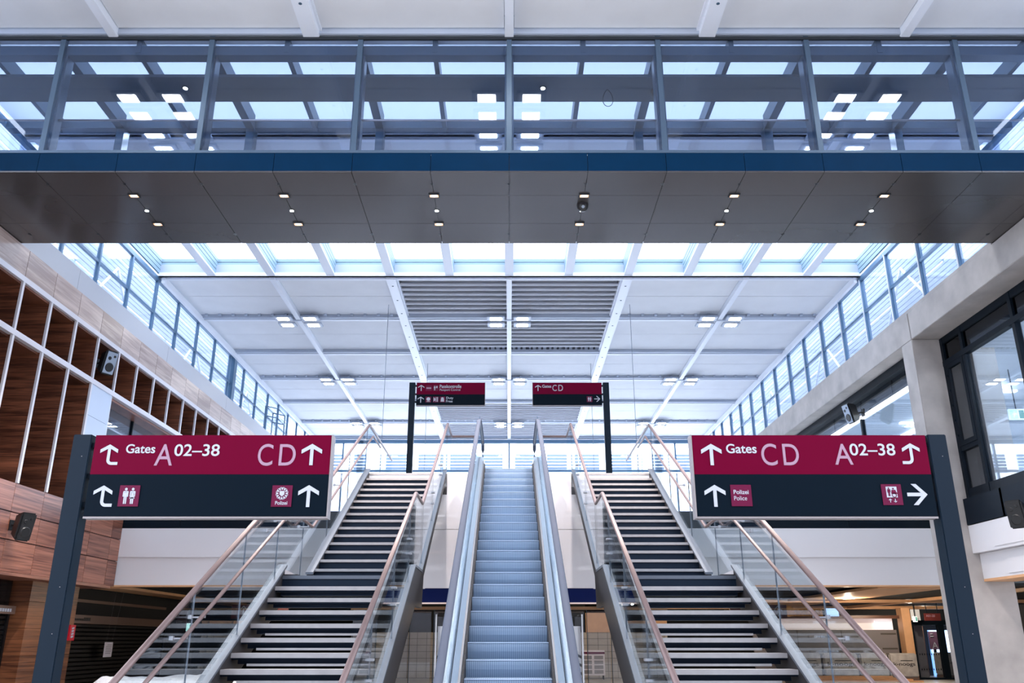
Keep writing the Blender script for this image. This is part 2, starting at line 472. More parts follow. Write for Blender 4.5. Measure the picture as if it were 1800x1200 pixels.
# ---- end wall, all glass
ew = sroot('window_3', (0, 50.8, UP)); ew['label'] = 'glazed end wall of the hall behind the stairs'
for i in range(-6, 7):
    bx(i*2-.045, i*2+.045, 50.72, 50.88, UP, 11.5).build('mullion', 'mullion_blue', ew)
for i in range(-6, 6):
    bx(i*2+.05, i*2+1.95, 50.79, 50.81, UP, 11.4).build('pane', 'clear_glass', ew)
bx(-XW, XW, 50.68, 50.9, 11.28, 11.5).build('head_frame', 'mullion_blue', ew)
bx(-XW, XW, 50.735, 50.87, 9.55, 9.68).build('transom', 'mullion_blue', ew)
m = MB()
for i in range(-6, 6):
    for j in range(6): m.box(i*2+.35, i*2+1.6, 52.6, 52.66, 9.85+j*.20, 9.85+j*.20+.15)
struct(m.build('facade_screen_end', 'end_slat'), 'slatted outer facade seen through the end wall')

# ---- left wall
wl = sroot('wall_left', (XL, 25, FL))
y = 21.46-1.25*9; ys = []
while y < 49.5: ys.append(y); y += 1.25
for y in ys:
    bx(XL-.06, XL, y+.008, y+1.242, 7.765, 8.40).build('veneer_panel', 'paler_wood', wl)
bx(XL-.16, XL-.06, 9, 50.7, 7.7, 8.38).build('panel_backing', 'louvre_void', wl)
bx(XL-.12, XL+.02, 9, 50.7, 7.63, 7.755).build('top_rail', 'edge_alu', wl)
bx(XL-.12, XL+.02, 9, 50.7, 6.37, 6.50).build('middle_rail', 'edge_alu', wl)
for y in ys:
    if y > 42: break
    d = bx(XL-.98, XL-.03, y-.022, y+.022, 6.5, 7.63).build('divider', 'walnut', wl)
    bx(XL-.04, XL+.012, y-.038, y+.038, 6.5, 7.63).build('edge_trim', 'edge_alu', d)
    if y < 21.6:
        d = bx(XL-.98, XL-.03, y-.022, y+.022, 3.32, 6.37).build('divider', 'walnut', wl)
        bx(XL-.04, XL+.012, y-.038, y+.038, 3.32, 6.37).build('edge_trim', 'edge_alu', d)
    bx(XL-1.02, XL-.98, y, y+1.25, 6.4, 7.8).build('back_panel', 'walnut', wl)
    if y < 21: bx(XL-1.02, XL-.98, y, y+1.25, 3.3, 6.4).build('back_panel', 'walnut', wl)
bx(XL-1.0, XL-.06, 9, 42, 7.58, 7.63).build('niche_soffit', 'walnut', wl)
bx(XL-1.0, XL-.1, 9, 22.7, 6.32, 6.37).build('niche_soffit', 'walnut', wl)
bx(XL-1.0, XL-.1, 9, 42, 6.50, 6.53).build('niche_floor', 'walnut', wl)
bx(XL-.02, XL, 21.51, 22.66, 5.55, 6.37).build('metal_panel', 'blue_metal', wl)
bx(XL-.02, XL, 21.51, 22.66, 3.32, 5.54).build('metal_panel', 'blue_metal', wl)
bx(XL-1.0, XL-.03, 22.69, 22.75, 3.32, 6.37).build('divider', 'edge_alu', wl)
bx(-13.2, XL-.12, 22.75, 50, 6.30, 6.37).build('recess_soffit', 'walnut_panel', wl)
# recessed upper shop window behind
wr = sroot('window_4', (-11.45, 36, UP)); wr['label'] = 'recessed upper storey window behind the left wall'
y = 22.8
while y < 49:
    bx(-11.5, -11.4, y-.03, y+.03, UP, 6.3).build('mullion', 'frame_black', wr)
    bx(-11.46, -11.44, y+.03, y+2.47, UP, 6.3).build('pane', 'window_glass', wr); y += 2.5
struct(bx(-16.6, -16.5, 10, 50.7, FL, 8).build('wall_far_left', 'room_white'))
struct(bx(-16.5, -12.7, 22.8, 50.7, 6.5, 6.6).build('ceiling_left_room', 'room_white'))
for y in (25, 30, 36, 42):
    t = thing('ceiling_light', 'white light strip inside the left upper window, %s' % {25: 'nearest', 30: 'second nearest', 36: 'third nearest', 42: 'farthest'}[y], 'ceiling light', (-14, y, 6.45), 'light strips in the left upper room')
    MB().box(-14.7, -13.4, y-.08, y+.08, 6.42, 6.5).build('diffuser', 'strip_white', t)
# white upper wall
m = MB(); y = 8.0
while y < 50:
    m.box(XL-.12, XL-.03, y+.006, min(y+6, 50.7)-.006, 8.41, 8.97); y += 6
m.box(-XW-.3, XL-.12, 8, 50.7, 8.85, 8.95)
struct(m.build('wall_left_upper', 'grey_white_panel'), 'white wall band under the left clerestory')
# walnut fascia over the lower shops
yy = [20.15-1.25*i for i in range(9, -4, -1)]
for y in yy:
    for z0, z1 in ((1.43, 2.09), (2.10, 2.68), (2.69, 3.31)):
        bx(XL-.05, XL, y+.006, min(y+1.244, 24.5), z0+.006, z1-.006).build('fascia_panel', 'walnut_panel', wl)
bx(-12.6, XL-.05, 8, 24.5, 1.44, 3.3).build('fascia_core', 'louvre_void', wl)
bx(-12.6, XL, 8, 24.3, 1.36, 1.43).build('fascia_soffit', 'walnut_panel', wl)

# ---- upper slab with stepped white fascia
struct(bx(XL-1.6, 12.4, 24.62, 50.7, 3.2, UP).build('floor_upper', 'upper_stone'), 'upper floor at the head of the stairs')
struct(bx(XL-1.6, 12.4, 24.72, 52, 1.55, 3.2).build('ceiling_lower', 'ceiling_black'), 'dark ceiling of the lower level')
k = 60
def trim(mb, mat, lab=None):
    global k
    k += 1
    return struct(mb.build('trim_%d' % k, mat), lab)
m = MB()
for x in (-12.4, -9.3, -6.2, 3.4, 6.5, 9.6): m.box(x+.006, x+3.094 if x != -6.2 else -3.5, 24.5, 24.62, 3.02, 3.49)
trim(m, 'black_band', 'black band along the upper floor edge')
trim(bx(-12.3, 12.3, 24.50, 24.72, 2.22, 3.01), 'white_fascia', 'upper step of the white fascia')
trim(bx(-12.3, 12.3, 24.58, 24.74, 1.47, 2.22), 'white_fascia', 'lower step of the white fascia')
trim(bx(-12.3, 12.3, 24.56, 24.9, 1.43, 1.47), 'oak_light')
# central landing
for s_ in (-1, 1):
    trim(bx(s_*.86, s_*3.35, 18.75, 24.5, 3.2, UP), 'upper_stone', 'landing slab at the head of the %s stairs' % ('left' if s_ < 0 else 'right'))
    m = bx(s_*.80, s_*1.36, 18.70, 18.78, 2.28, 3.48).box(s_*.80, s_*1.36, 18.70, 18.78, 1.06, 2.27)
    m.box(s_*1.36, s_*1.80, 18.70, 18.78, 1.06, 2.27).box(s_*1.36, s_*1.80, 18.70, 18.78, 2.28, 3.02).box(s_*1.80, s_*3.3, 18.95, 19.0, 1.06, 3.2)
    trim(m, 'brushed_steel', 'pale brushed metal panel between the escalator and the %s stairs' % ('left' if s_ < 0 else 'right'))
trim(bx(-3.3, 3.3, 19.0, 24.5, 1.55, 1.65), 'ceiling_black')
trim(bx(-.8, .8, 20.2, 24.5, 3.2, UP), 'upper_stone')

# ---- right side: concrete beam, pillar, glazed fronts
o = bx(XR, 12.3, 5, 21.66, 7.66, 8.41).box(XR, 12.3, 21.69, 50.7, 7.66, 8.41)
struct(o.build('wall_right_beam', 'concrete', bevel=.012), 'long concrete beam along the right side')
struct(bx(XR+.01, 12.3, 17.4, 50.7, 8.41, 8.5).build('trim_ledge_right', 'concrete'))
struct(bx(XR, 12.36, 21.67, 22.30, FL, 7.66).build('pillar_right', 'concrete', bevel=.015), 'concrete pillar under the right beam')
# near glazed front
wn = sroot('window_5', (11.6, 17, 2.8)); wn['label'] = 'black framed window front right of the concrete pillar'
X0, X1 = 11.56, 11.70
for y in (21.60, 20.62, 18.35, 16.0, 13.6, 11.2):
    bx(X0-.012, X1-.01, y-.06, y+.06, 3.39, 7.64).build('mullion', 'frame_black', wn)
bx(X0, X1, 9, 21.66, 7.48, 7.66).build('head_frame', 'frame_black', wn)
bx(X0-.024, X1, 9, 21.655, 6.88, 7.02).build('transom', 'frame_black', wn)
bx(X0, X1, 9, 21.66, 3.38, 3.62).build('sill_frame', 'frame_black', wn)
bx(X0, X1, 20.66, 21.6, 4.58, 4.70).build('transom', 'frame_black', wn)
for (a, b) in ((20.68, 21.54), (18.41, 20.56), (16.06, 18.29), (13.66, 15.94), (11.26, 13.54)):
    bx(X0+.05, X0+.07, a, b, 7.02, 7.48).build('transom_pane', 'opaque_glass', wn)
for (a, b) in ((18.41, 20.56), (16.06, 18.29), (13.66, 15.94), (11.26, 13.54)):
    bx(X0+.05, X0+.07, a, b, 3.62, 6.88).build('pane', 'window_glass', wn)
cs = bx(X0-.02, X0+.06, 20.68, 20.80, 4.70, 6.88).box(X0-.02, X0+.06, 21.42, 21.54, 4.70, 6.88).box(X0-.02, X0+.06, 20.8, 21.42, 4.70, 4.82).box(X0-.02, X0+.06, 20.8, 21.42, 6.76, 6.88).build('casement', 'frame_black', wn)
bx(X0+.02, X0+.035, 20.8, 21.42, 4.82, 6.76).build('pane', 'dark_glass', cs)
bx(X0+.05, X0+.07, 20.68, 21.54, 3.62, 4.58).build('pane', 'dark_glass', wn)
m = MB()
for z in (4.95, 5.35, 5.75, 6.15, 6.55): m.box(X0-.04, X0-.02, 21.5, 21.56, z, z+.06)
m.build('hinge', 'frame_black', wn)
m = MB()
for y in (9.0, 11.2, 13.4, 15.6, 17.8, 19.9): m.box(11.44, 11.56, y+.004, min(y+2.2, 21.66)-.004, 2.74, 3.38)
m.build('sill_band', 'black_band', wn)
trim(bx(11.46, 12.4, 9, 21.66, 2.05, 2.72).box(11.44, 11.46, 19.3, 20.6, 2.12, 2.62), 'white_fascia', 'upper white fascia block right of the pillar')
trim(bx(11.62, 12.4, 9, 21.66, 1.44, 2.04).box(11.60, 11.62, 18.6, 20.5, 1.5, 1.98), 'white_fascia', 'lower white fascia block right of the pillar')
trim(bx(11.62, 12.4, 9, 21.66, 1.38, 1.44), 'oak_light')
# room behind
struct(bx(19, 19.1, 8, 50.7, 3.3, 8).build('wall_far_right', 'room_white'))
struct(bx(21.9, 22, 8, 43, FL, 3.3).build('wall_lower_far_right', 'ceiling_black'))
struct(bx(11.8, 19, 8, 50.7, 7.2, 7.3).build('ceiling_right_room', 'room_white'))
struct(bx(11.75, 19, 8, 50.7, 3.25, 3.4).build('floor_right_room', 'upper_stone'))
struct(bx(12.0, 12.6, 21.0, 22.2, 3.4, 7.2).build('pillar_room', 'concrete'), 'concrete column just inside the right window')
for i, (x, y) in enumerate(((14.0, 17.5), (14.9, 17.5), (14.0, 18.3), (14.9, 18.3))):
    t = thing('ceiling_light', 'small square ceiling light inside the right room, %s of four' % ('front left', 'front right', 'rear left', 'rear right')[i], 'ceiling light', (x, y, 7.2), 'square lights in the right room')
    MB().box(x-.22, x+.22, y-.16, y+.16, 7.15, 7.2).build('frame', 'girder_grey', t)
    MB().box(x-.16, x+.16, y-.11, y+.11, 7.14, 7.15).build('diffuser', 'lamp_white', t)
    l = bpy.data.lights.new('lamp_light', 'POINT'); l.energy = 70; l.color = (.95, .97, 1); l.shadow_soft_size = .04
    o = bpy.data.objects.new('lamp_light', l); COL.objects.link(o); o.parent = t; o.location = (0, 0, -.12)
for i, y in enumerate((25, 29, 34, 40)):  # strips and their point lights added to brighten the room
    t = thing('ceiling_light', 'added white light strip in the room behind the glazed front left of the pillar, %s' % ('nearest', 'second nearest', 'third nearest', 'farthest')[i], 'ceiling light', (14.5, y, 7.2), 'added light strips in the right room')
    MB().box(13.6, 15.4, y-.08, y+.08, 7.14, 7.2).build('diffuser', 'strip_white', t)
    l = bpy.data.lights.new('lamp_light', 'POINT'); l.energy = 110; l.color = (.9, .96, 1); l.shadow_soft_size = .04
    o = bpy.data.objects.new('lamp_light', l); COL.objects.link(o); o.parent = t; o.location = (0, 0, -.12)
# far glazed front, beyond the pillar
wf = sroot('window_6', (11.5, 30, UP)); wf['label'] = 'glazed front under the concrete beam left of the pillar'
bx(11.30, 11.60, 22.3, 50.6, 7.42, 7.66).build('head_frame', 'frame_black', wf)
m = MB(); y = 22.3
while y < 50:
    m.box(11.50, 11.56, y+.01, y+2.39, 6.93, 7.42); y += 2.4
m.build('transom_panel', 'dark_glass', wf)
bx(11.56, 11.6, 22.3, 50.6, 6.93, 7.42).build('transom_backing', 'black_band', wf)
bx(11.46, 11.60, 22.3, 50.6, 6.84, 6.93).build('transom', 'strip_white', wf, label='bright white light line')
y = 23.4
while y < 50:
    bx(11.48, 11.60, y-.05, y+.05, UP, 6.84).build('mullion', 'frame_black', wf)
    bx(11.53, 11.55, y+.05, y+3.75, UP, 6.84).build('pane', 'window_glass', wf); y += 3.8
bx(11.46, 11.60, 22.3, 50.6, 5.62, 5.70).build('transom', 'strip_white', wf)

# ================================================================== LOWER LEVEL
struct(bx(-16, 22, 43.0, 43.2, FL, 1.55).build('wall_lower_back', 'ceiling_black'))
struct(bx(11.0, 22, 24.9, 43, 1.48, 1.55).build('ceiling_lower_right', 'ceiling_black'))
struct(bx(-16, XL-.05, 24.6, 43, 1.48, 1.55).build('ceiling_lower_left', 'ceiling_black'))
trim(bx(10.3, 12.3, 24.8, 42.9, 1.40, 1.475), 'oak_light', 'broad pale oak soffit strip under the right slab')
trim(bx(4.5, 20, 33.0, 33.5, 1.36, 1.46), 'oak_light', 'pale oak cross strip of the lower ceiling')
trim(bx(4.5, 20, 39.2, 39.6, 1.34, 1.46), 'oak_light')
trim(bx(14.8, 15.0, 24.8, 42.9, 1.36, 1.46), 'oak_light')
trim(bx(-11.75, -10.9, 24.8, 42.9, 1.40, 1.475), 'oak_light', 'pale oak soffit strip under the left slab')
trim(bx(-16, -4.5, 33.2, 33.5, 1.36, 1.46), 'oak_light')
# left shop fronts
def shutter(name, y0, y1, z1, x, label):
    t = thing(name, label, 'roller shutter', (x, (y0+y1)/2, FL))
    m = MB(); z = FL
    while z < z1-.01:
        m.prism([(x, z), (x+.035, z+.02), (x+.035, z+.085), (x, z+.105)], 'y', y0, y1); z += .11
    m.build('slats', 'shutter_black', t)
    bx(x-.02, x+.07, y0-.08, y0, FL, z1).build('guide_rail', 'shutter_black', t)
    bx(x-.02, x+.07, y1, y1+.08, FL, z1).build('guide_rail', 'shutter_black', t)
    return t
shutter('roller_shutter', 9.5, 20.9, .60, -11.75, 'black roller shutter left of the walnut clad column')
shutter('roller_shutter', 23.5, 30.6, .46, -11.75, 'black roller shutter right of the walnut clad column')
trim(bx(-11.9, -11.55, 9.4, 20.95, .60, .78), 'header_brown', 'brown shop header left of the column')
trim(bx(-11.9, -11.6, 23.4, 30.8, .46, .68), 'header_brown', 'brown shop header right of the column')
trim(bx(-11.75, -11.73, 9.4, 20.95, .78, 1.36), 'dark_glass')
trim(bx(-12.7, -11.75, 9.4, 20.95, .78, 1.34), 'ceiling_black')
trim(bx(-11.85, -11.80, 23.4, 30.8, 1.02, 1.10), 'header_brown')
trim(bx(-11.9, -11.86, 9.4, 34, FL, 1.45), 'ceiling_black')
pc = sroot('pillar_left', (-11.6, 22.2, FL)); pc['label'] = 'walnut clad column between the two roller shutters'
z = FL
for i in range(5):
    bx(-12.2, -11.30, 21.02, 23.36, z+.004, min(z+.60, 1.36)-.004).build('cladding_panel', 'wood_amber', pc); z += .60
t = tag(bx(-12.9, -11.5, 32.0, 32.1, .62, 1.36).build('relief_panel', 'brown_relief'), 'brown textured panel hung under the left ceiling', 'panel')
t = thing('hanging_notice', 'small white paper notice hung before the black shutter', 'notice', (-11.45, 25.95, -.35), None)
bx(-11.46, -11.45, 25.68, 26.2, -.42, -.02).build('sheet', 'paper', t)
m = MB(); m.tube([(-11.455, 25.76, -.02), (-11.455, 25.95, 1.4)], .002, 5).tube([(-11.455, 26.12, -.02), (-11.455, 26.45, 1.4)], .002, 5)
m.build('string', 'wall_grey', t)
m = MB()
for i in range(6): m.box(-11.449, -11.446, 25.74+(.03 if i else .1), 26.14-(.02*(i % 3)), -.10-.045*i, -.085-.045*i)
m.build('text_lines', 'wall_grey', t)
t = thing('shop_sign', 'small red sign with white script on the walnut column', 'sign', (-11.2, 23.2, .15))
bx(-11.28, -11.22, 23.05, 23.33, .02, .40).build('plate', 'red_sign', t)
m = MB()
for i, (a, b) in enumerate(((.08, .13), (.15, .20), (.22, .27), (.29, .33))): m.prism([(23.13, a), (23.25, a+.02), (23.25, b+.015), (23.13, b)], 'x', -11.218, -11.214)
m.build('script', 'letter_white', t)
t = thing('shop_sign', 'tiny white lettering on the brown header left of the column', 'sign', (-11.54, 20.6, .66))
m = MB()
for i in range(5): m.box(-11.545, -11.535, 20.28+i*.10, 20.28+i*.10+.07, .645, .715)
m.build('lettering', 'letter_white', t)
t = thing('shop_sign', 'dark lettering on the brown header right of the column', 'sign', (-11.59, 24.2, .56))
m = MB()
for i in range(12): m.box(-11.597, -11.588, 23.7+i*.10, 23.7+i*.10+.07, .53, .585+.03*(i > 7))
m.build('lettering', 'ink', t)
def exit_plate(loc, w_, h_, label, rod):
    t = thing('exit_sign', label, 'exit sign', loc)
    MB().box(-.012, .012, -.01, .01, h_/2, rod-loc[2]).build('rod', 'frame_black', t, False)
    MB().box(-w_/2, w_/2, -.03, .03, -h_/2, h_/2).build('housing', 'exit_white', t, False)
    m = MB(); a = w_*.46
    m.box(-a, .02*w_, -.034, -.03, -h_*.42, h_*.42)
    m.build('green_field', 'exit_green', t, False)
    g = MB().disc((-.18*w_, -.036, .22*h_), .07*h_, 'y', -.003, 10)
    g.prism([(-.30*w_, -.32*h_), (-.22*w_, -.32*h_), (-.12*w_, .02*h_), (-.02*w_, -.10*h_), (0, -.02*h_), (-.12*w_, .14*h_), (-.26*w_, .12*h_), (-.34*w_, -.02*h_), (-.28*w_, -.04*h_), (-.22*w_, .02*h_)], 'y', -.039, -.036)
    g.build('running_figure', 'exit_white', t, False)
    m = MB().box(.10*w_, .40*w_, -.034, -.03, -.38*h_, .38*h_); m.build('door_field', 'green', t, False)
    return t
exit_plate((-9.3, 26.2, .39), .16, .22, 'small green exit sign seen behind the left stair glass', 1.55)
exit_plate((14.0, 22.9, 5.90), .46, .30, 'green and white exit sign inside the right upper window', 7.2)
exit_plate((16.99, 37.6, .88), .17, .22, 'small exit sign above the glass door at lower right', 1.48)
# dust sheet, left
def heap(x0, x1, y0, y1, zt):
    nx, ny = 44, 16; vs_ = []; fs = []
    for j in range(ny+1):
        for i in range(nx+1):
            u, v = i/nx, j/ny
            e = min(1, 7*min(u, 1-u), 5*min(v, 1-v)); e = e**.6 if e > 0 else 0
            z = FL+(zt-FL)*e*(.92+.05*math.sin(9*u+3*v)+.03*math.sin(31*u+17*v)+.02*random.random())
            vs_.append((x0+(x1-x0)*u+.05*math.sin(13*v), y0+(y1-y0)*v+.05*math.sin(17*u), z))
    for j in range(ny):
        for i in range(nx):
            a = j*(nx+1)+i; fs.append((a, a+1, a+nx+2, a+nx+1))
    return MB().add(vs_, fs, smooth=True)
tag(heap(-10.4, -6.1, 21.5, 24.0, -.77).build('dust_sheet', 'dust_white'), 'crumpled white dust sheet over a low heap behind the left stairs', 'dust sheet')
# central lobby behind the escalator
struct(bx(-7, 7, 40.0, 40.2, FL, .38).build('wall_lobby', 'beige_tile'), 'beige tiled wall of the lobby behind the escalator')
m = MB()
for i in range(7): m.box(-7, 7, 39.985, 40, FL+.27*i, FL+.27*i+.014)
for i in range(34): m.box(-7+i*.42, -7+i*.42+.012, 39.985, 40, FL, .38)
struct(m.build('trim_tile_joint', 'joint_dark'))
struct(bx(3.4, 7, 39.9, 40.1, .38, 1.2).build('wall_lobby_wood', 'oak_light'))
struct(bx(-7, 3.4, 40.05, 40.2, .38, 1.55).build('wall_lobby_top', 'ceiling_black'))
gp = thing('glass_partition', 'green edged glass partition in the lobby behind the escalator', 'glass partition', (0, 30, FL))
for x0, x1 in ((-5.2, -4.0), (-3.9, -3.35), (-3.3, -2.6), (-2.5, -1.6), (1.6, 2.5), (2.6, 3.35), (3.4, 4.6)):
    p = bx(x0, x1, 30, 30.012, FL+.05, 1.0).build('pane', 'clear_glass', gp)
    bx(x0-.02, x0, 29.98, 30.03, FL+.05, 1.0).build('pane_edge', 'well_joint', p)
bx(-5.3, 5.3, 29.97, 30.05, 1.0, 1.1).build('head_rail', 'oak_light', gp)
nb = thing('navy_banner', 'navy blue overhead band with pale numerals under the landing', 'banner', (0, 26, 1.08))
bx(-3.6, 3.6, 26, 26.08, 1.07, 1.46).build('panel', 'navy', nb)
letters('12', -3.52, -3.16, 1.16, 1.40, 25.995, 'letter_pink', nb)
letters('n', 3.22, 3.48, 1.16, 1.40, 25.995, 'letter_pink', nb)
trim(bx(-3.6, 3.6, 25.98, 26.1, 1.03, 1.07), 'glow_pink', 'pale strip below the navy banner')
for s_ in (-1, 1):
    t = thing('glass_screen', 'white edged glass screen with pointed top just %s of the escalator' % ('left' if s_ < 0 else 'right'), 'glass screen', (s_*1.62, 20, FL))
    a = s_*1.62
    MB().prism([(20.0, FL), (22.6, FL), (22.6, .10), (20.35, .10), (20.12, .56), (20.0, .56)], 'x', a-.01, a+.01).build('pane', 'clear_glass', t)
    MB().box(a-.016, a+.016, 19.96, 20.0, FL, .57).build('edge_strip', 'white_steel', t)
    MB().box(a-s_*.42, a-s_*.03, 20.05, 20.08, FL, .32).build('back_panel', 'white_panel', t)
    m = MB()
    for i in range(5): m.prism([(a-s_*.03, -.30-.17*i), (a-s_*.42, -.12-.17*i), (a-s_*.42, -.15-.17*i), (a-s_*.03, -.36-.17*i)], 'y', 20.04, 20.05)  # slanted stripes painted to imitate reflections on the white panel
    m.build('reflection_stripe', 'steel_blue', t)
pb = thing('notice_board', 'freestanding notice board with printed sheets behind the right glass partition', 'notice board', (3.55, 38.6, FL))
bx(3.05, 4.05, 38.6, 38.64, -1.35, -.35).build('board', 'paper', pb)
bx(3.05, 4.05, 38.58, 38.6, -.50, -.42).build('title_bar', 'picto_burgundy', pb)
m = MB()
for i in range(4):
    for j in range(2): m.box(3.12+j*.48, 3.5+j*.48, 38.585, 38.6, -1.28+i*.19, -1.14+i*.19)
m.build('printed_sheet', 'wall_grey', pb)
bx(3.1, 3.16, 38.6, 38.7, FL, -1.35).build('leg', 'frame_black', pb); bx(3.94, 4.0, 38.6, 38.7, FL, -1.35).build('leg', 'frame_black', pb)

# lower right hall
struct(bx(10.5, 16.7, 38.9, 39.0, FL, .47).build('wall_lower_right', 'wall_grey'), 'grey panelled wall at lower right')
struct(bx(10.5, 16.7, 39.2, 39.3, .47, .95).build('wall_lower_right_glow', 'glow_pink'), 'wall strip above the grey panels, its brightness put in as glow')  # wall glows by itself to look brightly lit
m = MB()
for x in (12.4, 14.3): m.box(x, x+.02, 38.88, 38.9, -.6, .45)
for z in (.28, -.32): m.box(16.0, 16.65, 38.88, 38.9, z, z+.06)
struct(m.build('trim_joint_right', 'joint_dark'))
struct(bx(15.9, 16.6, 39.0, 39.15, .50, .86).build('trim_glow_panel', 'glow_white'))  # panel brightness painted as emission
struct(bx(10.6, 16.6, 38.2, 38.4, .92, 1.05).build('trim_shop_rail', 'wood_amber'))
t = thing('shop_display', 'tan fringed shade beside a blue screen in the lower right shop window', 'shop display', (12.6, 37.8, .98))
m = MB()
for i in range(22): m.tube([(11.9+i*.06, 37.8, 1.30), (11.88+i*.062, 37.78, 1.0)], .032, 6)
m.build('fringe', 'wrap_orange', t)
MB().disc((11.8, 37.7, 1.2), .22, 'y', .2).build('basket', 'wrap_orange', t)
bx(13.35, 13.9, 37.8, 37.85, 1.0, 1.32).build('screen', 'screen_blue', t)
cw = struct(bx(16.76, 17.12, 38.3, 38.8, FL, 1.36).build('pillar_oak', 'oak_light'), 'pale oak column beside the lower glass door')
dr = sroot('door_1', (18.2, 38.6, FL)); dr['label'] = 'black framed automatic glass door at lower right'
for x0, x1 in ((17.10, 17.30), (18.35, 18.6), (19.5, 19.7)): bx(x0, x1, 38.55, 38.75, FL, .78).build('jamb', 'frame_black', dr)
bx(17.10, 19.7, 38.5, 38.8, .66, .86).build('head_frame', 'frame_black', dr)
bx(17.10, 19.7, 38.5, 38.8, FL, FL+.08).build('threshold', 'frame_black', dr)
p = bx(17.30, 18.35, 38.63, 38.65, FL+.08, .66).build('leaf', 'clear_glass', dr)
m = MB()
for z in (-.55, -1.15):
    for i in range(9): m.box(17.42+i*.10, 17.455+i*.10, 38.62, 38.625, z, z+.07)
m.build('safety_mark', 'frame_black', p)
bx(18.6, 19.5, 38.63, 38.65, FL+.08, .66).build('leaf', 'clear_glass', dr)
struct(bx(17.6, 18.15, 39.6, 39.7, FL, .66).build('wall_door_screen', 'wall_grey'))
struct(bx(18.5, 19.05, 41.5, 41.6, FL, .66).build('wall_behind_door', 'header_brown'))
t = thing('info_pillar', 'purple gate board with a white letter A behind the glass door', 'sign', (19.2, 41.0, FL))
bx(19.05, 19.45, 41.0, 41.1, -.34, .42).build('panel', 'purple_panel', t)
letters('A', 19.12, 19.38, -.30, -.03, 40.99, 'letter_white', t)
m = MB().box(19.1, 19.22, 40.985, 40.99, .30, .34).box(19.1, 19.24, 40.985, 40.99, .20, .24); m.build('small_text', 'letter_white', t)
bx(19.2, 19.3, 41.02, 41.1, FL, -.34).build('stand', 'frame_black', t)
t = thing('light_wall', 'bright blue and white shop window glimpsed through the glass door', 'shop window', (20.1, 42.2, FL))
for i in range(4): bx(19.75+i*.25, 19.81+i*.25, 42.2, 42.25, -.45, .45).build('light_tube', 'strip_white', t)
bx(19.65, 20.9, 42.3, 42.4, FL, .5).build('back_panel', 'screen_blue', t)
t = thing('hanging_sign', 'dark red overhead gate sign above the lower glass door', 'sign', (17.3, 36.6, .8))
bx(16.94, 17.60, 36.6, 36.66, .80, 1.08).build('panel', 'maroon_dark', t)
letters('A01-20', 17.0, 17.36, .94, 1.03, 36.59, 'letter_pink', t)
for x in (17.05, 17.5): bx(x, x+.02, 36.62, 36.65, 1.08, 1.48).build('rod', 'frame_black', t)
t = thing('hanging_board', 'blank pale grey board hung behind the exit sign at lower right', 'board', (17.1, 37.9, .85))
bx(16.98, 17.36, 37.9, 37.94, .84, 1.28).build('panel', 'white_panel', t); bx(17.16, 17.18, 37.91, 37.93, 1.28, 1.48).build('rod', 'frame_black', t)
# wrapped packs of goods
def pack(x, y, w_, label):
    t = thing('wrapped_pack', label, 'wrapped pallet', (x, y, FL), 'film wrapped packs before the grey wall')
    m = MB().box(x, x+w_, y, y+.9, FL+.12, -.46); m.build('pack', 'pallet_wrap', t, bevel=.05)
    MB().box(x+.02, x+w_-.02, y+.02, y+.88, FL, FL+.12).build('pallet', 'header_brown', t)
    letters('k-noogs', x+.15, x+w_-.12, -.98, -.80, y-.006, 'ink', t, .01)
    MB().box(x+.45, x+w_-.2, y-.006, y-.003, -.76, -.73).build('small_text', 'ink', t)
for i, (x, lb) in enumerate(((11.4, 'leftmost film wrapped pack behind the right stair glass'), (12.9, 'second film wrapped pack from the left, lettered, behind the right handrail'),
                             (14.4, 'third film wrapped pack from the left before the grey wall'), (15.6, 'rightmost film wrapped pack beside the oak column'))):
    pack(x, 37.4, 1.15 if i > 1 else 1.4, lb)
pack(19.0, 39.9, 1.0, 'film wrapped pack seen through the lower glass door')
t = thing('plank_heap', 'low heap of boards lying on the floor before the wrapped packs', 'boards', (13.5, 36.3, FL))
for i in range(4): bx(11.5+i*.2, 16.2-i*.3, 35.9+i*.22, 36.1+i*.22, FL, FL+.06+.05*i).build('board', 'oak_light', t)
# lamps of the lower level
def lower_lamp(x, y, label, e=60):
    t = thing('recessed_lamp', label, 'recessed lamp', (x, y, 1.39 if x in (11.6,) else 1.53 if abs(x) < 8 else 1.46), 'recessed lamps of the lower ceiling')
    MB().box(-.2, .2, -.06, .06, -.02, .02).build('diffuser', 'strip_white', t, False)
    l = bpy.data.lights.new('lamp_light', 'POINT'); l.energy = e; l.color = (1, .82, .62); l.shadow_soft_size = .03
    o = bpy.data.objects.new('lamp_light', l); COL.objects.link(o); o.parent = t; o.location = (0, 0, -.10)
for x, y, lb, e in ((11.6, 30.5, 'white lamp slot in the oak strip of the lower right ceiling', 150), (15.8, 35.5, 'lamp slot in the dark ceiling before the lower glass door', 150),
                    (18.8, 40.6, 'added lamp slot in the ceiling behind the lower glass door', 110), (6.2, 36.0, 'lamp slot in the dark ceiling right of the lobby', 60), (-2.2, 36.5, 'lamp slot in the dark ceiling left of the lobby', 60), (3.0, 36.5, 'lamp slot in the dark ceiling over the notice board', 60),  # lamp behind the door added to brighten the screen there
                    (-7.6, 29.5, 'white lamp slot in the dark lower left ceiling', 25)):
    lower_lamp(x, y, lb, e)
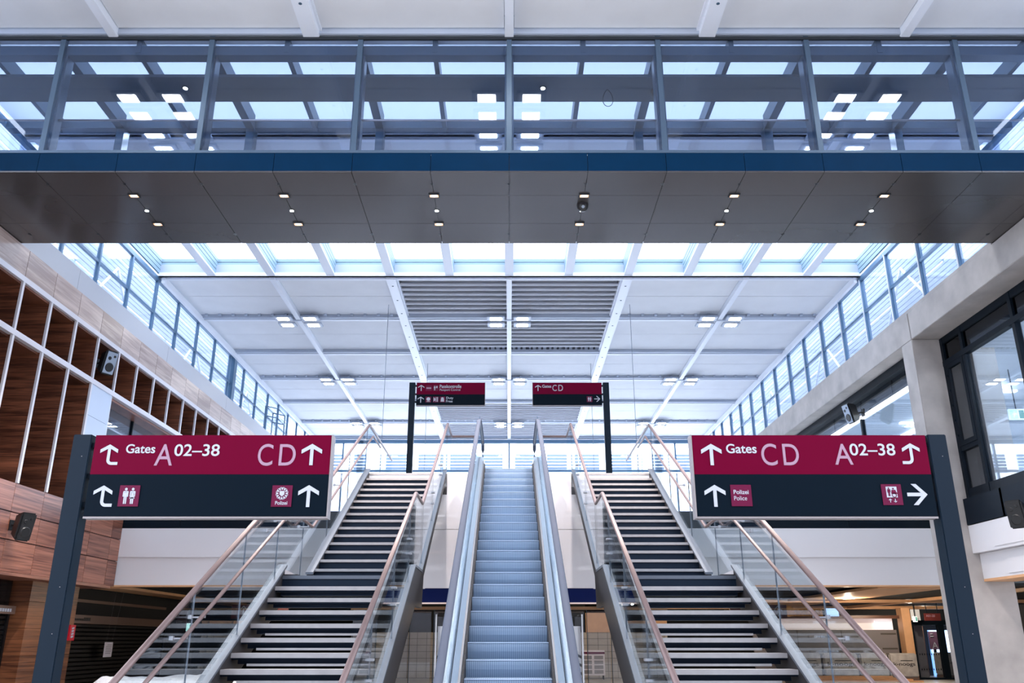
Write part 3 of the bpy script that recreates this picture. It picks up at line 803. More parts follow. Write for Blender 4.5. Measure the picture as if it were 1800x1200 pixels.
# burgundy lower direction boards seen between the steps
for s_ in (-1, 1):
    t = thing('overhead_sign', 'small burgundy overhead sign with white arrow behind the %s stairs' % ('left' if s_ < 0 else 'right'), 'sign', (s_*8.3, 30, .82))
    bx(s_*7.4, s_*9.3, 30, 30.06, .72, 1.16).build('panel', 'maroon_dark', t)
    x = s_*9.0 if s_ > 0 else -8.9
    m = MB().prism([(x-.022, .8), (x+.022, .8), (x+.022, 1.05), (x-.022, 1.05)], 'y', 29.985, 29.99)
    m.prism([(x-.14, .95), (x, 1.09), (x+.14, .95), (x+.14, 1.0), (x, 1.14), (x-.14, 1.0)], 'y', 29.984, 29.989)
    m.build('arrow', 'letter_white', t)
    if s_ > 0: letters('68', 8.4, 8.7, .9, 1.1, 29.99, 'letter_white', t)
    bx(s_*8.3-.02, s_*8.3+.02, 30.01, 30.05, 1.16, 1.5).build('rod', 'frame_black', t)

# ================================================================== FOOTBRIDGE
BY0, BY1 = 14.28, 17.35
br = thing('footbridge', 'dark glazed footbridge crossing the hall overhead', 'footbridge', (0, 15.8, HB))
XE = 10.5*1.1
for i in range(-8, 8):
    x = i*1.5; xa, xb = max(x+.005, -11.7), min(x+1.495, 11.7)
    for y0, y1 in ((BY0, 15.17), (15.17, 16.39), (16.39, BY1)):
        bx(xa, xb, y0+(.0 if y0 == BY0 else .004), y1-(.0 if y1 == BY1 else .004), HB, HB+.03).build('soffit_panel', 'bridge_soffit', br)
    bx(xa, xb, BY0, BY0+.03, HB+.03, 8.84).build('fascia_panel', 'bridge_fascia', br)
    bx(xa, xb, BY1-.03, BY1, HB+.03, 8.84).build('fascia_panel', 'bridge_fascia', br)
bx(-11.7, 11.7, BY0+.03, BY1-.03, HB+.03, 8.80).build('deck', 'bridge_dark', br)
for i in range(-7, 8):
    for y in (14.72, 16.9): bx(i*1.5-.022, i*1.5+.022, y-.05, y+.05, HB-.002, HB).box(i*1.5-.05, i*1.5+.012, y-.012, y+.012, HB-.002, HB-.0005).build('panel_clip', 'bridge_dark', br)
bx(-11.7, 11.7, BY0-.01, BY0+.06, 8.84, 8.90).build('glazing_rail', 'bridge_steel', br)
bx(-11.7, 11.7, BY1-.06, BY1+.01, 8.84, 8.90).build('glazing_rail', 'bridge_steel', br)
bx(-11.7, 11.7, BY0-.02, BY0+.03, 11.47, 11.53).build('top_rail', 'bridge_dark', br)
for i in range(-4, 4):
    xa, xb = max(i*3+.06, -11.7), min(i*3+2.94, 11.7)
    bx(xa, xb, BY0+.012, BY0+.03, 8.90, 11.47).build('front_pane', 'bridge_glass', br)
    bx(xa, xb, BY1-.03, BY1-.012, 8.90, 11.25).build('rear_pane', 'bridge_glass', br)
    bx(max(i*3+.003, -11.7), min(i*3+2.997, 11.7), BY0, BY1-.02, 11.56, 11.58).build('roof_pane', 'frosted_glass', br)
for i in range(-3, 4):
    x = i*3
    bx(x-.05, x+.05, BY0-.004, BY0+.10, 8.90, 11.56).build('front_mullion', 'bridge_steel', br)
    bx(x-.09, x+.09, BY0+.10, BY0+.34, 8.84, 11.40).build('front_post', 'bridge_steel', br)
    bx(x-.09, x+.09, BY1-.30, BY1-.03, 8.84, 11.40).build('rear_post', 'bridge_steel', br)
    bx(x-.09, x+.09, BY0+.34, BY1-.30, 11.20, 11.56).build('cross_beam', 'bridge_steel', br)
for i in range(-4, 4):
    x = i*3+1.5
    bx(x-.05, x+.05, BY0+.08, BY1-.1, 11.22, 11.56).build('roof_purlin', 'bridge_steel', br)
bx(-11.7, 11.7, BY0+.09, BY0+.32, 11.17, 11.39).build('front_beam', 'bridge_steel', br)
bx(-11.7, 11.7, BY1-.26, BY1-.02, 11.25, 11.47).build('rear_beam', 'bridge_steel', br)
bx(-11.7, 11.7, 15.04, 15.90, 11.13, 11.19).box(-11.7, 11.7, 15.02, 15.06, 11.12, 11.19).build('service_strip', 'bridge_plate', br)
hr = MB().tube([(-11.7, BY0+.22, 9.72), (11.7, BY0+.22, 9.72)], .022, 8).build('handrail', 'rail_steel', br)
MB().tube([(-11.7, BY1-.4, 9.72), (11.7, BY1-.4, 9.72)], .022, 8).build('handrail', 'rail_steel', br)
# downlights under the bridge
proto = None; protow = None
for i in range(6):
    x = -7.5+3*i
    for row, y in (('front row', 15.16), ('rear row', 16.39)):
        lb = 'small warm square downlight under the footbridge, %s, %s of six' % (row, ORD6[i])
        if proto is None:
            proto = thing('downlight', lb, 'downlight', (x, y, HB), 'warm square downlights under the footbridge')
            m = MB().box(-.105, .105, -.075, -.055, -.03, 0).box(-.105, .105, .055, .075, -.03, 0).box(-.105, -.085, -.055, .055, -.03, 0).box(.085, .105, -.055, .055, -.03, 0)
            m.build('frame', 'bridge_dark', proto, False)
            MB().box(-.085, .085, -.055, .055, -.02, -.004).build('lens', 'lamp_warm', proto, False)
            MB().box(-.05, .05, -.03, .03, -.026, -.02).build('lamp_core', 'lamp_core', proto, False)
            l = bpy.data.lights.new('spot_light', 'SPOT'); l.energy = 300; l.color = (1, .76, .58); l.spot_size = R(120); l.spot_blend = .6; l.shadow_soft_size = .06
            o = bpy.data.objects.new('spot_light', l); COL.objects.link(o); o.parent = proto; o.location = (0, 0, -.05)
        else: dup(proto, (x, y, HB), lb)
    lb = 'tiny white spotlight under the footbridge between warm lamps, %s of six' % ORD6[i]
    if protow is None:
        protow = thing('spotlight', lb, 'spotlight', (x, 15.8, HB), 'white spotlights under the footbridge')
        MB().disc((0, 0, -.012), .055, 'z', .012).build('ring', 'bridge_dark', protow, False)
        MB().disc((0, 0, -.018), .036, 'z', .006).build('lens', 'lamp_small', protow, False)
        l = bpy.data.lights.new('spot_light', 'SPOT'); l.energy = 650; l.color = (.92, .95, 1); l.spot_size = R(110); l.spot_blend = .6; l.shadow_soft_size = .08
        o = bpy.data.objects.new('spot_light', l); COL.objects.link(o); o.parent = protow; o.location = (0, 0, -.06)
    else: dup(protow, (x, 15.8, HB), lb)
def dome_cam(loc, label, r=.11):
    t = thing('dome_camera', label, 'security camera', loc)
    MB().disc((0, 0, -.05), r*1.05, 'z', .05, 20).build('base', 'steel_dark', t, False)
    MB().dome((0, 0, -.05), r, 20, 8, -1).build('dome', 'black_plastic', t, False)
    MB().disc((0, -r*.72, -.10), r*.28, 'y', -.03, 12).build('lens', 'cone_grey', t, False)
dome_cam((1.5, 15.55, HB), 'black dome camera under the footbridge beside the right centre spotlight')
dome_cam((3.15, 15.5, 11.13), 'black dome camera inside the footbridge right of centre')
proto = None
for x, lb in ((.72, 'just right of the centre mullion'), (6.35, 'behind the second mullion from the right'), (-6.9, 'at the left third of the bridge')):
    if proto is None:
        proto = thing('spotlight', 'bright round spot on the strip inside the footbridge, ' + lb, 'spotlight', (x, 15.4, 11.13), 'round spots inside the footbridge')
        MB().disc((0, 0, -.015), .075, 'z', .015).build('ring', 'steel_dark', proto, False)
        MB().disc((0, 0, -.02), .045, 'z', .005).build('lens', 'lamp_small', proto, False)
    else: dup(proto, (x, 15.4, 11.13), 'bright round spot on the strip inside the footbridge, ' + lb)
m = MB().tube([(2.1+.13*math.sin(a)*(.3+.7*math.sin(a/2)), 15.45, 11.12-.21*(1-math.cos(a))) for a in [2*math.pi*i/24 for i in range(25)]], .007, 6)
tag(m.build('cable_loop', 'black_plastic'), 'thin dark cable loop dangling inside the footbridge', 'cable')

# ================================================================== HALL LUMINAIRES
def luminaire(loc, label):
    t = thing('hall_luminaire', label, 'ceiling luminaire', loc, 'four lamp luminaires on the hall ceiling')
    for sx in (-1, 1):
        for sy in (-1, 1):
            x, y = sx*.50, sy*.34
            h_ = MB().box(x-.33, x+.33, y-.20, y+.20, -.10, -.03).build('lamp_housing', 'girder_grey', t, False, .01)
            MB().box(x-.20, x+.20, y-.13, y+.13, -.112, -.10).build('lens', 'lamp_white', h_, False)
    MB().box(-.8, .8, -.05, .05, -.04, .02).build('carrier_bar', 'girder_grey', t, False)
    return t
pl = None
for y, rn in ((30.4, 'nearest row behind the bridge'), (38.3, 'middle row behind the bridge'), (46.75, 'farthest row by the end wall'), (18.0, 'row over the rear edge of the bridge'), (12.05, 'row just before the bridge')):
    for x, cn in ((-8, 'left'), (0, 'centre'), (8, 'right')):
        lb = 'four lamp ceiling luminaire, %s, %s' % (rn, cn)
        if pl is None: pl = luminaire((x, y, HC-.06), lb)
        else: dup(pl, (x, y, HC-.06), lb)
# thin suspension cables
for i, (x, y, za, lb) in enumerate(((-4.4, 29.0, UP, 'thin hanging cable before the left ceiling, nearest the left stairs'), (4.4, 29.0, UP, 'thin hanging cable before the right ceiling, nearest the right stairs'),
                     (-3.6, 36.0, UP, 'thin hanging cable behind the left small sign'), (3.6, 36.0, UP, 'thin hanging cable behind the right small sign'))):
    tag(MB().tube([(x, y, za), (x, y, HC)], .009, 6).build('hanging_cable', 'cable_grey'), lb, 'cable', 'thin vertical cables')

# ================================================================== DIRECTION SIGNS
def at_plane(px, py, y):
    # a point of the sign plane (constant depth y) from measured sign coordinates
    c, s = math.cos(PITCH), math.sin(PITCH); u = (600-py)/F_PX
    d = (px-CXP)/F_PX, c-u*s, s+u*c
    return d[0]*y/d[1], d[2]*y/d[1]
def sign_root(name, label, x0, x1, z0, z1, zm, yf, px0, px1, foot, depth=.10):
    t = thing(name, label, 'direction sign', ((px0+px1)/2, yf+.05, foot))
    bx(px0, px1, yf+.0, yf+.14, foot, z1+.005).build('post', 'post_slate', t, bevel=.006)
    in_, out_ = (px1, x0) if px1 <= x0 else (x1, px0)
    p = bx(x0, x1, yf+.012, yf+depth, z0, z1).build('panel', 'sign_slate', t)
    bx(x0+.004, x1-.004, yf, yf+.012, zm, z1-.002).build('burgundy_field', 'sign_burgundy', p)
    bx(x0+.004, x1-.004, yf, yf+.012, z0+.002, zm-.001).build('slate_field', 'sign_slate', p)
    fr = bx(x0, x1, yf+.004, yf+.02, z0-.016, z0).box(x0, x1, yf+.06, yf+depth, z0-.016, z0)
    xe = x1 if px1 <= x0 else x0
    fr.box(xe-.006, xe+.006, yf-.004, yf+depth, z0-.016, z1)
    fr.build('edge_strip', 'sign_edge', p)
    for zz in (z0+.1, (z0+z1)/2, z1-.08): bx(in_-.005, out_+.005, yf+.03, yf+.09, zz-.02, zz+.02).build('fixing_lug', 'frame_black', t)
    m = MB()
    for zz in (z0-.9, z1-.18, z0-.55): m.disc(((px0+px1)/2+.02, yf-.002, zz), .0035, 'y', .002, 8)
    m.build('screw', 'sign_edge', t)
    return t, p
def arrow(kind, x0, x1, z0, z1, y, parent, mat='letter_white', th=None):
    w_, h_ = x1-x0, z1-z0; cx = (x0+x1)/2
    m = MB()
    if kind == 'right':
        th = th or .17*h_; cz = (z0+z1)/2
        m.prism([(x0, cz-th*.5), (x1-th*.9, cz-th*.5), (x1-th*.9, cz+th*.5), (x0, cz+th*.5)], 'y', y, y-.002)
        a = h_/2
        m.prism([(x1, cz), (x1-a, cz+a), (x1-a-th*1.35, cz+a), (x1-th*1.35, cz)], 'y', y-.0005, y-.003)
        m.prism([(x1, cz), (x1-th*1.35, cz), (x1-a-th*1.35, cz-a), (x1-a, cz-a)], 'y', y-.0005, y-.003)
    else:
        th = th or .165*w_; t2 = th*.5
        hz = z1-w_*.44; b = th*1.25
        m.prism([(cx, z1), (cx, z1-b), (x0, hz-b*.25), (x0, hz+b*.72)], 'y', y-.0005, y-.003)
        m.prism([(cx, z1), (x1, hz+b*.72), (x1, hz-b*.25), (cx, z1-b)], 'y', y-.0005, y-.003)
        if kind == 'up': m.prism([(cx-t2, z0), (cx+t2, z0), (cx+t2, z1-b*.6), (cx-t2, z1-b*.6)], 'y', y, y-.002)
        else:
            s_ = 1 if kind == 'from_right' else -1
            r = w_*.30; pts_o = []; pts_i = []
            zc = z0+r
            for i in range(9):
                a = math.pi/2*i/8
                pts_o.append((cx-s_*t2+s_*r*(1-math.cos(a)), zc-r*math.sin(a)))
                pts_i.append((cx+s_*t2+s_*(r-th)*(1-math.cos(a)), zc-(r-th)*math.sin(a)))
            poly = [(cx-s_*t2, z1-b*.6)] + pts_o + [(cx+s_*w_*.56, z0), (cx+s_*w_*.56, z0+th)] + pts_i[::-1] + [(cx+s_*t2, z1-b*.6)]
            m.prism(poly, 'y', y, y-.002)
    return m.build('arrow', mat, parent)
def man(m, cx, z0, h_, y, woman=False):
    r = h_*.085
    m.disc((cx, y, z0+h_-r), r, 'y', -.002, 14)
    w_ = h_*.17
    zt = z0+h_*.80
    m.prism([(cx-w_*.8, zt), (cx-w_, zt-h_*.04), (cx-w_, z0+h_*.46), (cx-w_*.66, z0+h_*.43), (cx-w_*.62, zt-h_*.1), (cx+w_*.62, zt-h_*.1), (cx+w_*.66, z0+h_*.43), (cx+w_, z0+h_*.46), (cx+w_, zt-h_*.04), (cx+w_*.8, zt)], 'y', y, y-.002)
    if woman: m.prism([(cx-w_*.55, zt-h_*.08), (cx+w_*.55, zt-h_*.08), (cx+w_*.45, z0+h_*.55), (cx+w_*.95, z0+h_*.32), (cx-w_*.95, z0+h_*.32), (cx-w_*.45, z0+h_*.55)], 'y', y, y-.002)
    else: m.prism([(cx-w_*.62, zt-h_*.08), (cx+w_*.62, zt-h_*.08), (cx+w_*.58, z0+h_*.40), (cx-w_*.58, z0+h_*.40)], 'y', y, y-.002)
    for s_ in (-1, 1): m.prism([(cx+s_*w_*.06, z0+h_*.42), (cx+s_*w_*.58, z0+h_*.42), (cx+s_*w_*.54, z0), (cx+s_*w_*.10, z0)], 'y', y, y-.002)
def picto(x0, x1, z0, z1, y, parent, kind):
    f = bx(x0, x1, y-.004, y, z0, z1).build('pictogram', 'picto_burgundy', parent)
    yy_ = y-.005; m = MB(); w_, h_ = x1-x0, z1-z0; cx = (x0+x1)/2
    if kind == 'wc':
        man(m, cx-w_*.17, z0+h_*.12, h_*.76, yy_); man(m, cx+w_*.17, z0+h_*.12, h_*.76, yy_, True); m.build('figures', 'letter_white', f)
    elif kind == 'police':
        cz = z0+h_*.62; n = 12; ro, ri = h_*.31, h_*.17
        for i in range(n):
            a = 2*math.pi*i/n; d = math.pi/n*.82
            m.prism([(cx+ri*math.sin(a-d*.55), cz+ri*math.cos(a-d*.55)), (cx+ro*math.sin(a-d), cz+ro*math.cos(a-d)), (cx+ro*.86*math.sin(a), cz+ro*.86*math.cos(a)),
                     (cx+ro*math.sin(a+d), cz+ro*math.cos(a+d)), (cx+ri*math.sin(a+d*.55), cz+ri*math.cos(a+d*.55))], 'y', yy_, yy_-.002)
        q = h_*.115
        m.prism([(cx-q, cz+q), (cx+q, cz+q), (cx+q, cz-q*.4), (cx, cz-q*1.25), (cx-q, cz-q*.4)], 'y', yy_, yy_-.002)
        m.build('star_badge', 'letter_white', f)
        letters('Polizei', cx-w_*.30, cx+w_*.30, z0+h_*.09, z0+h_*.26, yy_-.001, 'letter_white', f, .012)
    elif kind == 'lift':
        m.box(x0+w_*.22, x1-w_*.24, yy_-.002, yy_, z0+h_*.36, z1-h_*.12)
        for xx, up in ((cx-w_*.13, 1), (cx+w_*.12, -1)):
            za, zb = z0+h_*.12, z0+h_*.30
            m.box(xx-.0025, xx+.0025, yy_-.002, yy_, za, zb)
            tip, base = (zb+.002, zb-.012) if up > 0 else (za-.002, za+.012)
            m.prism([(xx, tip), (xx-.015, base), (xx-.008, base), (xx, tip-up*.008), (xx+.008, base), (xx+.015, base)], 'y', yy_, yy_-.002)
        m.build('lift_frame', 'letter_white', f)
        g = MB(); man(g, cx-w_*.15, z0+h_*.42, h_*.42, yy_-.003)
        xx, zz = cx+w_*.10, z0+h_*.53
        g.disc((xx-.004, yy_-.003, z0+h_*.78), h_*.04, 'y', -.002, 10)
        g.prism([(xx-.022, zz), (xx-.018, z0+h_*.72), (xx+.014, z0+h_*.72), (xx+.016, zz+.02), (xx+.03, zz)], 'y', yy_-.003, yy_-.005)
        n = 18; ro, ri = h_*.115, h_*.085
        for i in range(n):
            a, b = 2*math.pi*i/n, 2*math.pi*(i+1)/n
            g.prism([(xx+ro*math.cos(a), zz-.01+ro*math.sin(a)), (xx+ro*math.cos(b), zz-.01+ro*math.sin(b)), (xx+ri*math.cos(b), zz-.01+ri*math.sin(b)), (xx+ri*math.cos(a), zz-.01+ri*math.sin(a))], 'y', yy_-.003, yy_-.005)
        g.build('figures', 'picto_burgundy', f)
    elif kind == 'text':
        letters('Polizei', x0+w_*.14, x1-w_*.14, z0+h_*.56, z0+h_*.76, yy_, 'letter_white', f, .014)
        letters('Police', x0+w_*.14, x1-w_*.24, z0+h_*.27, z0+h_*.47, yy_, 'letter_white', f)
    elif kind == 'passport':
        m.box(x0+w_*.1, x1-w_*.1, yy_-.002, yy_, z0+h_*.36, z0+h_*.62); m.build('figures', 'letter_pink', f)
    elif kind == 'officer':
        man(m, cx-w_*.16, z0+h_*.1, h_*.8, yy_); m.box(cx+w_*.12, cx+w_*.34, yy_-.002, yy_, z0+h_*.5, z0+h_*.85); m.build('figures', 'letter_white', f)
    elif kind == 'globe':
        m.disc((cx, yy_, z0+h_*.56), h_*.32, 'y', -.002, 18).box(x0+w_*.2, x1-w_*.2, yy_-.002, yy_, z0+h_*.08, z0+h_*.18); m.build('figures', 'letter_white', f)
    elif kind == 'fork':
        m.prism([(x0+w_*.12, z0+h_*.1), (x0+w_*.42, z0+h_*.35), (x0+w_*.42, z0+h_*.65), (x0+w_*.12, z0+h_*.9)], 'y', yy_, yy_-.002)
        m.box(x0+w_*.5, x0+w_*.62, yy_-.002, yy_, z0+h_*.1, z0+h_*.9).box(x0+w_*.74, x0+w_*.88, yy_-.002, yy_, z0+h_*.1, z0+h_*.9); m.build('figures', 'letter_white', f)
    elif kind == 'bag':
        m.prism([(x0+w_*.18, z0+h_*.12), (x1-w_*.18, z0+h_*.12), (x1-w_*.22, z0+h_*.6), (x1-w_*.32, z0+h_*.86), (x0+w_*.32, z0+h_*.86), (x0+w_*.22, z0+h_*.6)], 'y', yy_, yy_-.002); m.build('figures', 'letter_white', f)
    return f
# large signs, Y = 7
YS = 7.0
def box7(px0, px1, py0, py1, y=YS):
    ym = (py0+py1)/2; xm = (px0+px1)/2
    return at_plane(px0, ym, y)[0], at_plane(px1, ym, y)[0], at_plane(xm, py1, y)[1], at_plane(xm, py0, y)[1]
yl = YS-.003
t, p = sign_root('direction_sign', 'large burgundy and slate direction sign on its post, left of the stairs', -3.455, -1.475, .955, 1.628, 1.298, YS, -3.64, -3.487, FL)
arrow('from_right', *box7(176, 207, 781, 817), yl, p)
letters('Gates', *box7(222, 273.5, 780.5, 796.5), yl, 'letter_white', p, .016)
letters('A', *box7(273, 304.5, 780.5, 818), yl, 'letter_pink', p, .003, label='large pale pink letter')
letters('02–38', *box7(307, 386.5, 780.5, 801.5), yl, 'letter_white', p, .012)
letters('C', *box7(453.5, 480, 780, 818.5), yl, 'letter_pink', p, .003)
letters('D', *box7(491, 520, 780.5, 818), yl, 'letter_pink', p, .003)
arrow('up', *box7(530, 566, 780, 817.5), yl, p)
arrow('from_right', *box7(164, 197, 853, 890.5), yl, p)
picto(*box7(209.5, 245, 853, 890), yl, p, 'wc')
picto(*box7(478, 513.5, 853, 890.5), yl, p, 'police')
arrow('up', *box7(524, 560.5, 852.5, 891), yl, p)
t, p = sign_root('direction_sign', 'large burgundy and slate direction sign on its post, right of the stairs', 1.517, 3.478, .955, 1.628, 1.298, YS, 3.497, 3.65, FL)
arrow('up', *box7(1232.5, 1268.5, 780, 817.5), yl, p)
letters('Gates', *box7(1276, 1329.5, 780, 796.5), yl, 'letter_white', p, .016)
letters('C', *box7(1338, 1365.5, 779.5, 818), yl, 'letter_pink', p, .003)
letters('D', *box7(1376, 1404, 780, 817.5), yl, 'letter_pink', p, .003)
letters('A', *box7(1466, 1498, 780, 816.5), yl, 'letter_pink', p, .003)
letters('02–38', *box7(1493, 1573, 779.5, 800.5), yl, 'letter_white', p, .012)
arrow('from_left', *box7(1586, 1617, 779, 815.5), yl, p)
arrow('up', *box7(1238.5, 1275.5, 852, 890.5), yl, p)
picto(*box7(1284.5, 1321, 852, 889.5), yl, p, 'text')
picto(*box7(1550, 1585, 851, 887.5), yl, p, 'lift')
arrow('right', *box7(1594.5, 1630, 850.5, 887.5), yl, p)
# small signs on the upper floor
YU = 22.5; yl = YU-.006
b_ = lambda *a: box7(*a, YU)
t, p = sign_root('direction_sign', 'small burgundy sign with passport control lines on the upper floor', -2.535, -.66, 6.06, 6.70, 6.365, YU, -2.735, -2.575, UP)
arrow('up', *b_(735, 746, 676.5, 687), yl, p, th=.022)
picto(*b_(748.5, 759, 677, 687), yl, p, 'passport'); picto(*b_(761, 770.5, 677, 687), yl, p, 'officer')
letters('Passkontrolle', *b_(773, 811, 676, 682), yl, 'letter_white', p, .014)
letters('Passport Control', *b_(773, 809, 683, 688), yl, 'letter_white', p)
arrow('up', *b_(734, 745, 697, 707.5), yl, p, th=.022)
for a, b, kd in ((748, 758, 'globe'), (761, 771, 'fork'), (773, 782.5, 'bag')): picto(*b_(a, b, 697, 707), yl, p, kd)
letters('Duty', *b_(784.5, 797, 697.2, 702.5), yl, 'letter_white', p, .014)
letters('Free', *b_(784, 795.5, 702.8, 707.2), yl, 'letter_white', p, .014)
t, p = sign_root('direction_sign', 'small burgundy sign for gates C and D on the upper floor', .64, 2.535, 6.06, 6.70, 6.37, YU, 2.57, 2.735, UP)
arrow('up', *b_(940.5, 951, 676.5, 687), yl, p, th=.022)
letters('Gates', *b_(953, 969, 676, 681.3), yl, 'letter_white', p, .014)
letters('C', *b_(971, 978.5, 676.3, 687), yl, 'letter_white', p); letters('D', *b_(981.5, 989.5, 676.3, 687), yl, 'letter_white', p)
picto(*b_(1031.5, 1041, 696.5, 706.5), yl, p, 'wc')
arrow('right', *b_(1044.5, 1055, 696, 706), yl, p, th=.022)

# ================================================================== STAIRS
LYN, LZN, SR, ST, LDEP = 12.866, .9064, .17285, .3457, 1.0167
def stairs(s_):
    side = 'left' if s_ < 0 else 'right'
    t = thing('staircase', 'wide pale stepped staircase with glass sides %s of the escalator' % side, 'staircase', (s_*2.3, 8.0, FL))
    X = lambda v: s_*v
    for i in range(13, 0, -1):
        y, z = LYN-i*ST, LZN-i*SR
        m = MB().box(X(1.46), X(3.30), y, y+.36, z-.055, z)
        if i >= 5: m.box(X(1.46), X(3.10), y+.335, y+.352, z+.028, z+.055)
        m.cur = 1; m.box(X(1.46), X(3.30), y+.03, y+.34, z-.075, z-.055).box(X(1.46), X(3.24), y+.10, y+.30, z-.125, z-.075)
        m.build('step', ['tread_stone', 'riser_dark'], t)
    m = MB().box(X(1.40), X(3.30), LYN, LYN+LDEP+.1, LZN-.05, LZN)
    m.cur = 1; m.box(X(1.40), X(3.30), LYN+.02, LYN+LDEP+.1, LZN-.32, LZN-.05)
    m.build('landing', ['steel_blue', 'riser_dark'], t)
    for i in range(1, 15):
        y, z = LYN+LDEP+(i-1)*ST, LZN+i*SR
        m = MB().box(X(1.46), X(3.08), y, y+.37, z-.042, z)
        m.cur = 1; m.box(X(1.46), X(3.08), y+.045, y+.37, z-SR-.02, z-.042)
        m.build('step', ['tread_stone', 'riser_dark'], t)
    bx(X(1.46), X(3.08), 18.74, 19.0, UP-.04, UP).build('step', 'tread_stone', t)
    bx(X(1.46), X(3.08), 18.77, 18.9, UP-.2, UP-.04).build('top_riser', 'riser_dark', t)
    nl = lambda y: LZN-(LYN-y)*SR/ST            # lower nosing line
    y0u = LYN+LDEP; nu = lambda y: LZN+SR+(y-y0u)*SR/ST
    # stringers
    def prof(off, dep, ylo=7.9):
        top = [(ylo, nl(ylo)+off), (LYN+.12, LZN+off+.06), (y0u+.10, LZN+off+.06), (18.72, UP+off-.02)]
        bot = [(18.72, UP+off-.20), (y0u+.42, LZN+off+.02), (y0u+.28, LZN+off-dep+.02), (LYN+.30, LZN+off-dep+.02), (ylo, nl(ylo)+off-dep-.05)]
        return top, bot
    top, bot = prof(.07, .50)
    inner = MB().prism(top+bot, 'x', X(1.385), X(1.46)).build('inner_stringer', 'steel_dark', t)
    cap = MB()
    for (a, b) in zip(top, top[1:]): cap.prism([a, b, (b[0], b[1]+.035), (a[0], a[1]+.035)], 'x', X(1.375), X(1.49))
    cap.build('stringer_cap', 'steel_blue', inner)
    top, bot = prof(.07, .45)
    lo = [top[0], top[1], (LYN+.12, bot[3][1]), bot[4]]
    outer = MB().prism(lo, 'x', X(3.30), X(3.37)).prism([(y0u-.1, LZN+.07), (18.72, UP+.06), (18.72, UP-.38), (y0u+.28, LZN-.36), (y0u-.1, LZN-.36)], 'x', X(3.08), X(3.16))
    outer = outer.box(X(3.10), X(3.36), LYN+.06, y0u+.09, LZN-.34, LZN+.02).build('outer_stringer', 'steel_dark', t)
    cap = MB().prism([top[0], top[1], (top[1][0], top[1][1]+.035), (top[0][0], top[0][1]+.035)], 'x', X(3.27), X(3.41))
    cap.prism([(y0u-.1, LZN+.08), (18.75, UP+.07), (18.75, UP+.10), (y0u-.1, LZN+.115)], 'x', X(3.06), X(3.18))
    cap.build('stringer_cap', 'steel_blue', outer)
    # glass and rails
    def rail_glass(xg, pts, base, nsplit, tag_):
        # pts: rail path (y,z); base(y): glass foot
        L = [0]
        for a, b in zip(pts, pts[1:]): L.append(L[-1]+abs(b[0]-a[0]))
        def at(y):
            for a, b in zip(pts, pts[1:]):
                if a[0] <= y <= b[0]: return a[1]+(b[1]-a[1])*(y-a[0])/(b[0]-a[0])
            return pts[-1][1]
        cuts = sorted(set([7.7, pts[-1][0]] + nsplit))
        for a, b in zip(cuts, cuts[1:]):
            inner_ = [p for p in pts if a+.02 < p[0] < b-.02]
            ys_ = [a+.006] + [p[0] for p in inner_] + [b-.006]
            bs = sorted(set(ys_ + [q for q in (LYN+.12, y0u, 18.7) if a+.02 < q < b-.02]))
            poly = [(y, at(y)-.02) for y in ys_] + [(y, base(y)) for y in bs[::-1]]
            g = MB().prism(poly, 'x', X(xg-.008), X(xg+.008)).build('glass_pane', 'rail_glass', t)
            MB().box(X(xg-.009), X(xg+.009), a+.001, a+.007, base(a)+.01, at(a)-.03).build('pane_joint', 'steel_blue', g)
    def base(y):
        if y < LYN+.12: return nl(y)+.08
        if y < y0u: return LZN+.10
        if y < 18.72: return nu(y)-.10
        return UP+.02
    ri = [(6.7, -.85), (13.05, 2.13), (14.05, 2.12), (19.3, 4.75), (20.6, 4.75)]
    ro = [(6.7, -.83), (12.45, 2.04), (14.10, 2.00), (19.85, 4.86), (23.9, 4.83)]
    rail_glass(1.42, ri, base, [9.3, 10.9, 12.4, 14.2, 15.9, 17.6, 19.2], 'inner')
    rail_glass(3.32, ro, lambda y: base(y)-(.38 if y0u < y < 18.72 else 0), [9.4, 11.0, 12.5, 14.0, 15.8, 17.6, 19.6, 21.8], 'outer')
    def smooth(pts, r=.12):
        out = [pts[0]]
        for a, b, c in zip(pts, pts[1:], pts[2:]):
            a, b, c = Vector(a), Vector(b), Vector(c)
            p, q = b+(a-b).normalized()*r, b+(c-b).normalized()*r
            out += [tuple(p), tuple((p+2*b+q)/4), tuple(q)]
        return out+[pts[-1]]
    MB().tube(smooth([(X(1.42), y, z) for y, z in ri] + [(X(.80), 20.6, 4.75)], .05), .030, 12).build('handrail', 'rail_bronze', t, label='bronze coloured inner rail on the glass edge')
    MB().tube(smooth([(X(3.32), y, z) for y, z in ro], .05), .032, 12).build('handrail', 'rail_bronze', t, label='bronze coloured outer rail on the glass edge')
    r2 = [(6.8, -.905), (12.6, 1.80), (14.0, 1.74), (19.55, 4.52), (20.7, 4.50)]
    h2 = MB().tube(smooth([(X(3.17), y, z) for y, z in r2], .05), .022, 12).build('handrail', 'rail_bronze', t, label='thin lower handrail inside the outer glass')
    m = MB()
    for y, z in ((8.9, .07), (9.35, .28), (11.9, 1.47), (12.3, 1.66), (13.7, 1.75), (16.2, 2.84), (19.4, 4.44)):
        m.box(X(3.17), X(3.33), y-.012, y+.012, z-.05, z-.035).box(X(3.165), X(3.18), y-.012, y+.012, z-.05, z-.01).box(X(3.30), X(3.34), y-.022, y+.022, z-.06, z-.02)
    m.build('rail_bracket', 'steel', h2)
    m = MB()
    for y in (9.3, 10.9, 12.4, 15.9, 17.6):
        for d in (.42, .62): m.box(X(1.38), X(1.46), y-.05, y+.05, base(y)+d-.012, base(y)+d+.012)
    m.build('glass_clamp', 'steel', t)
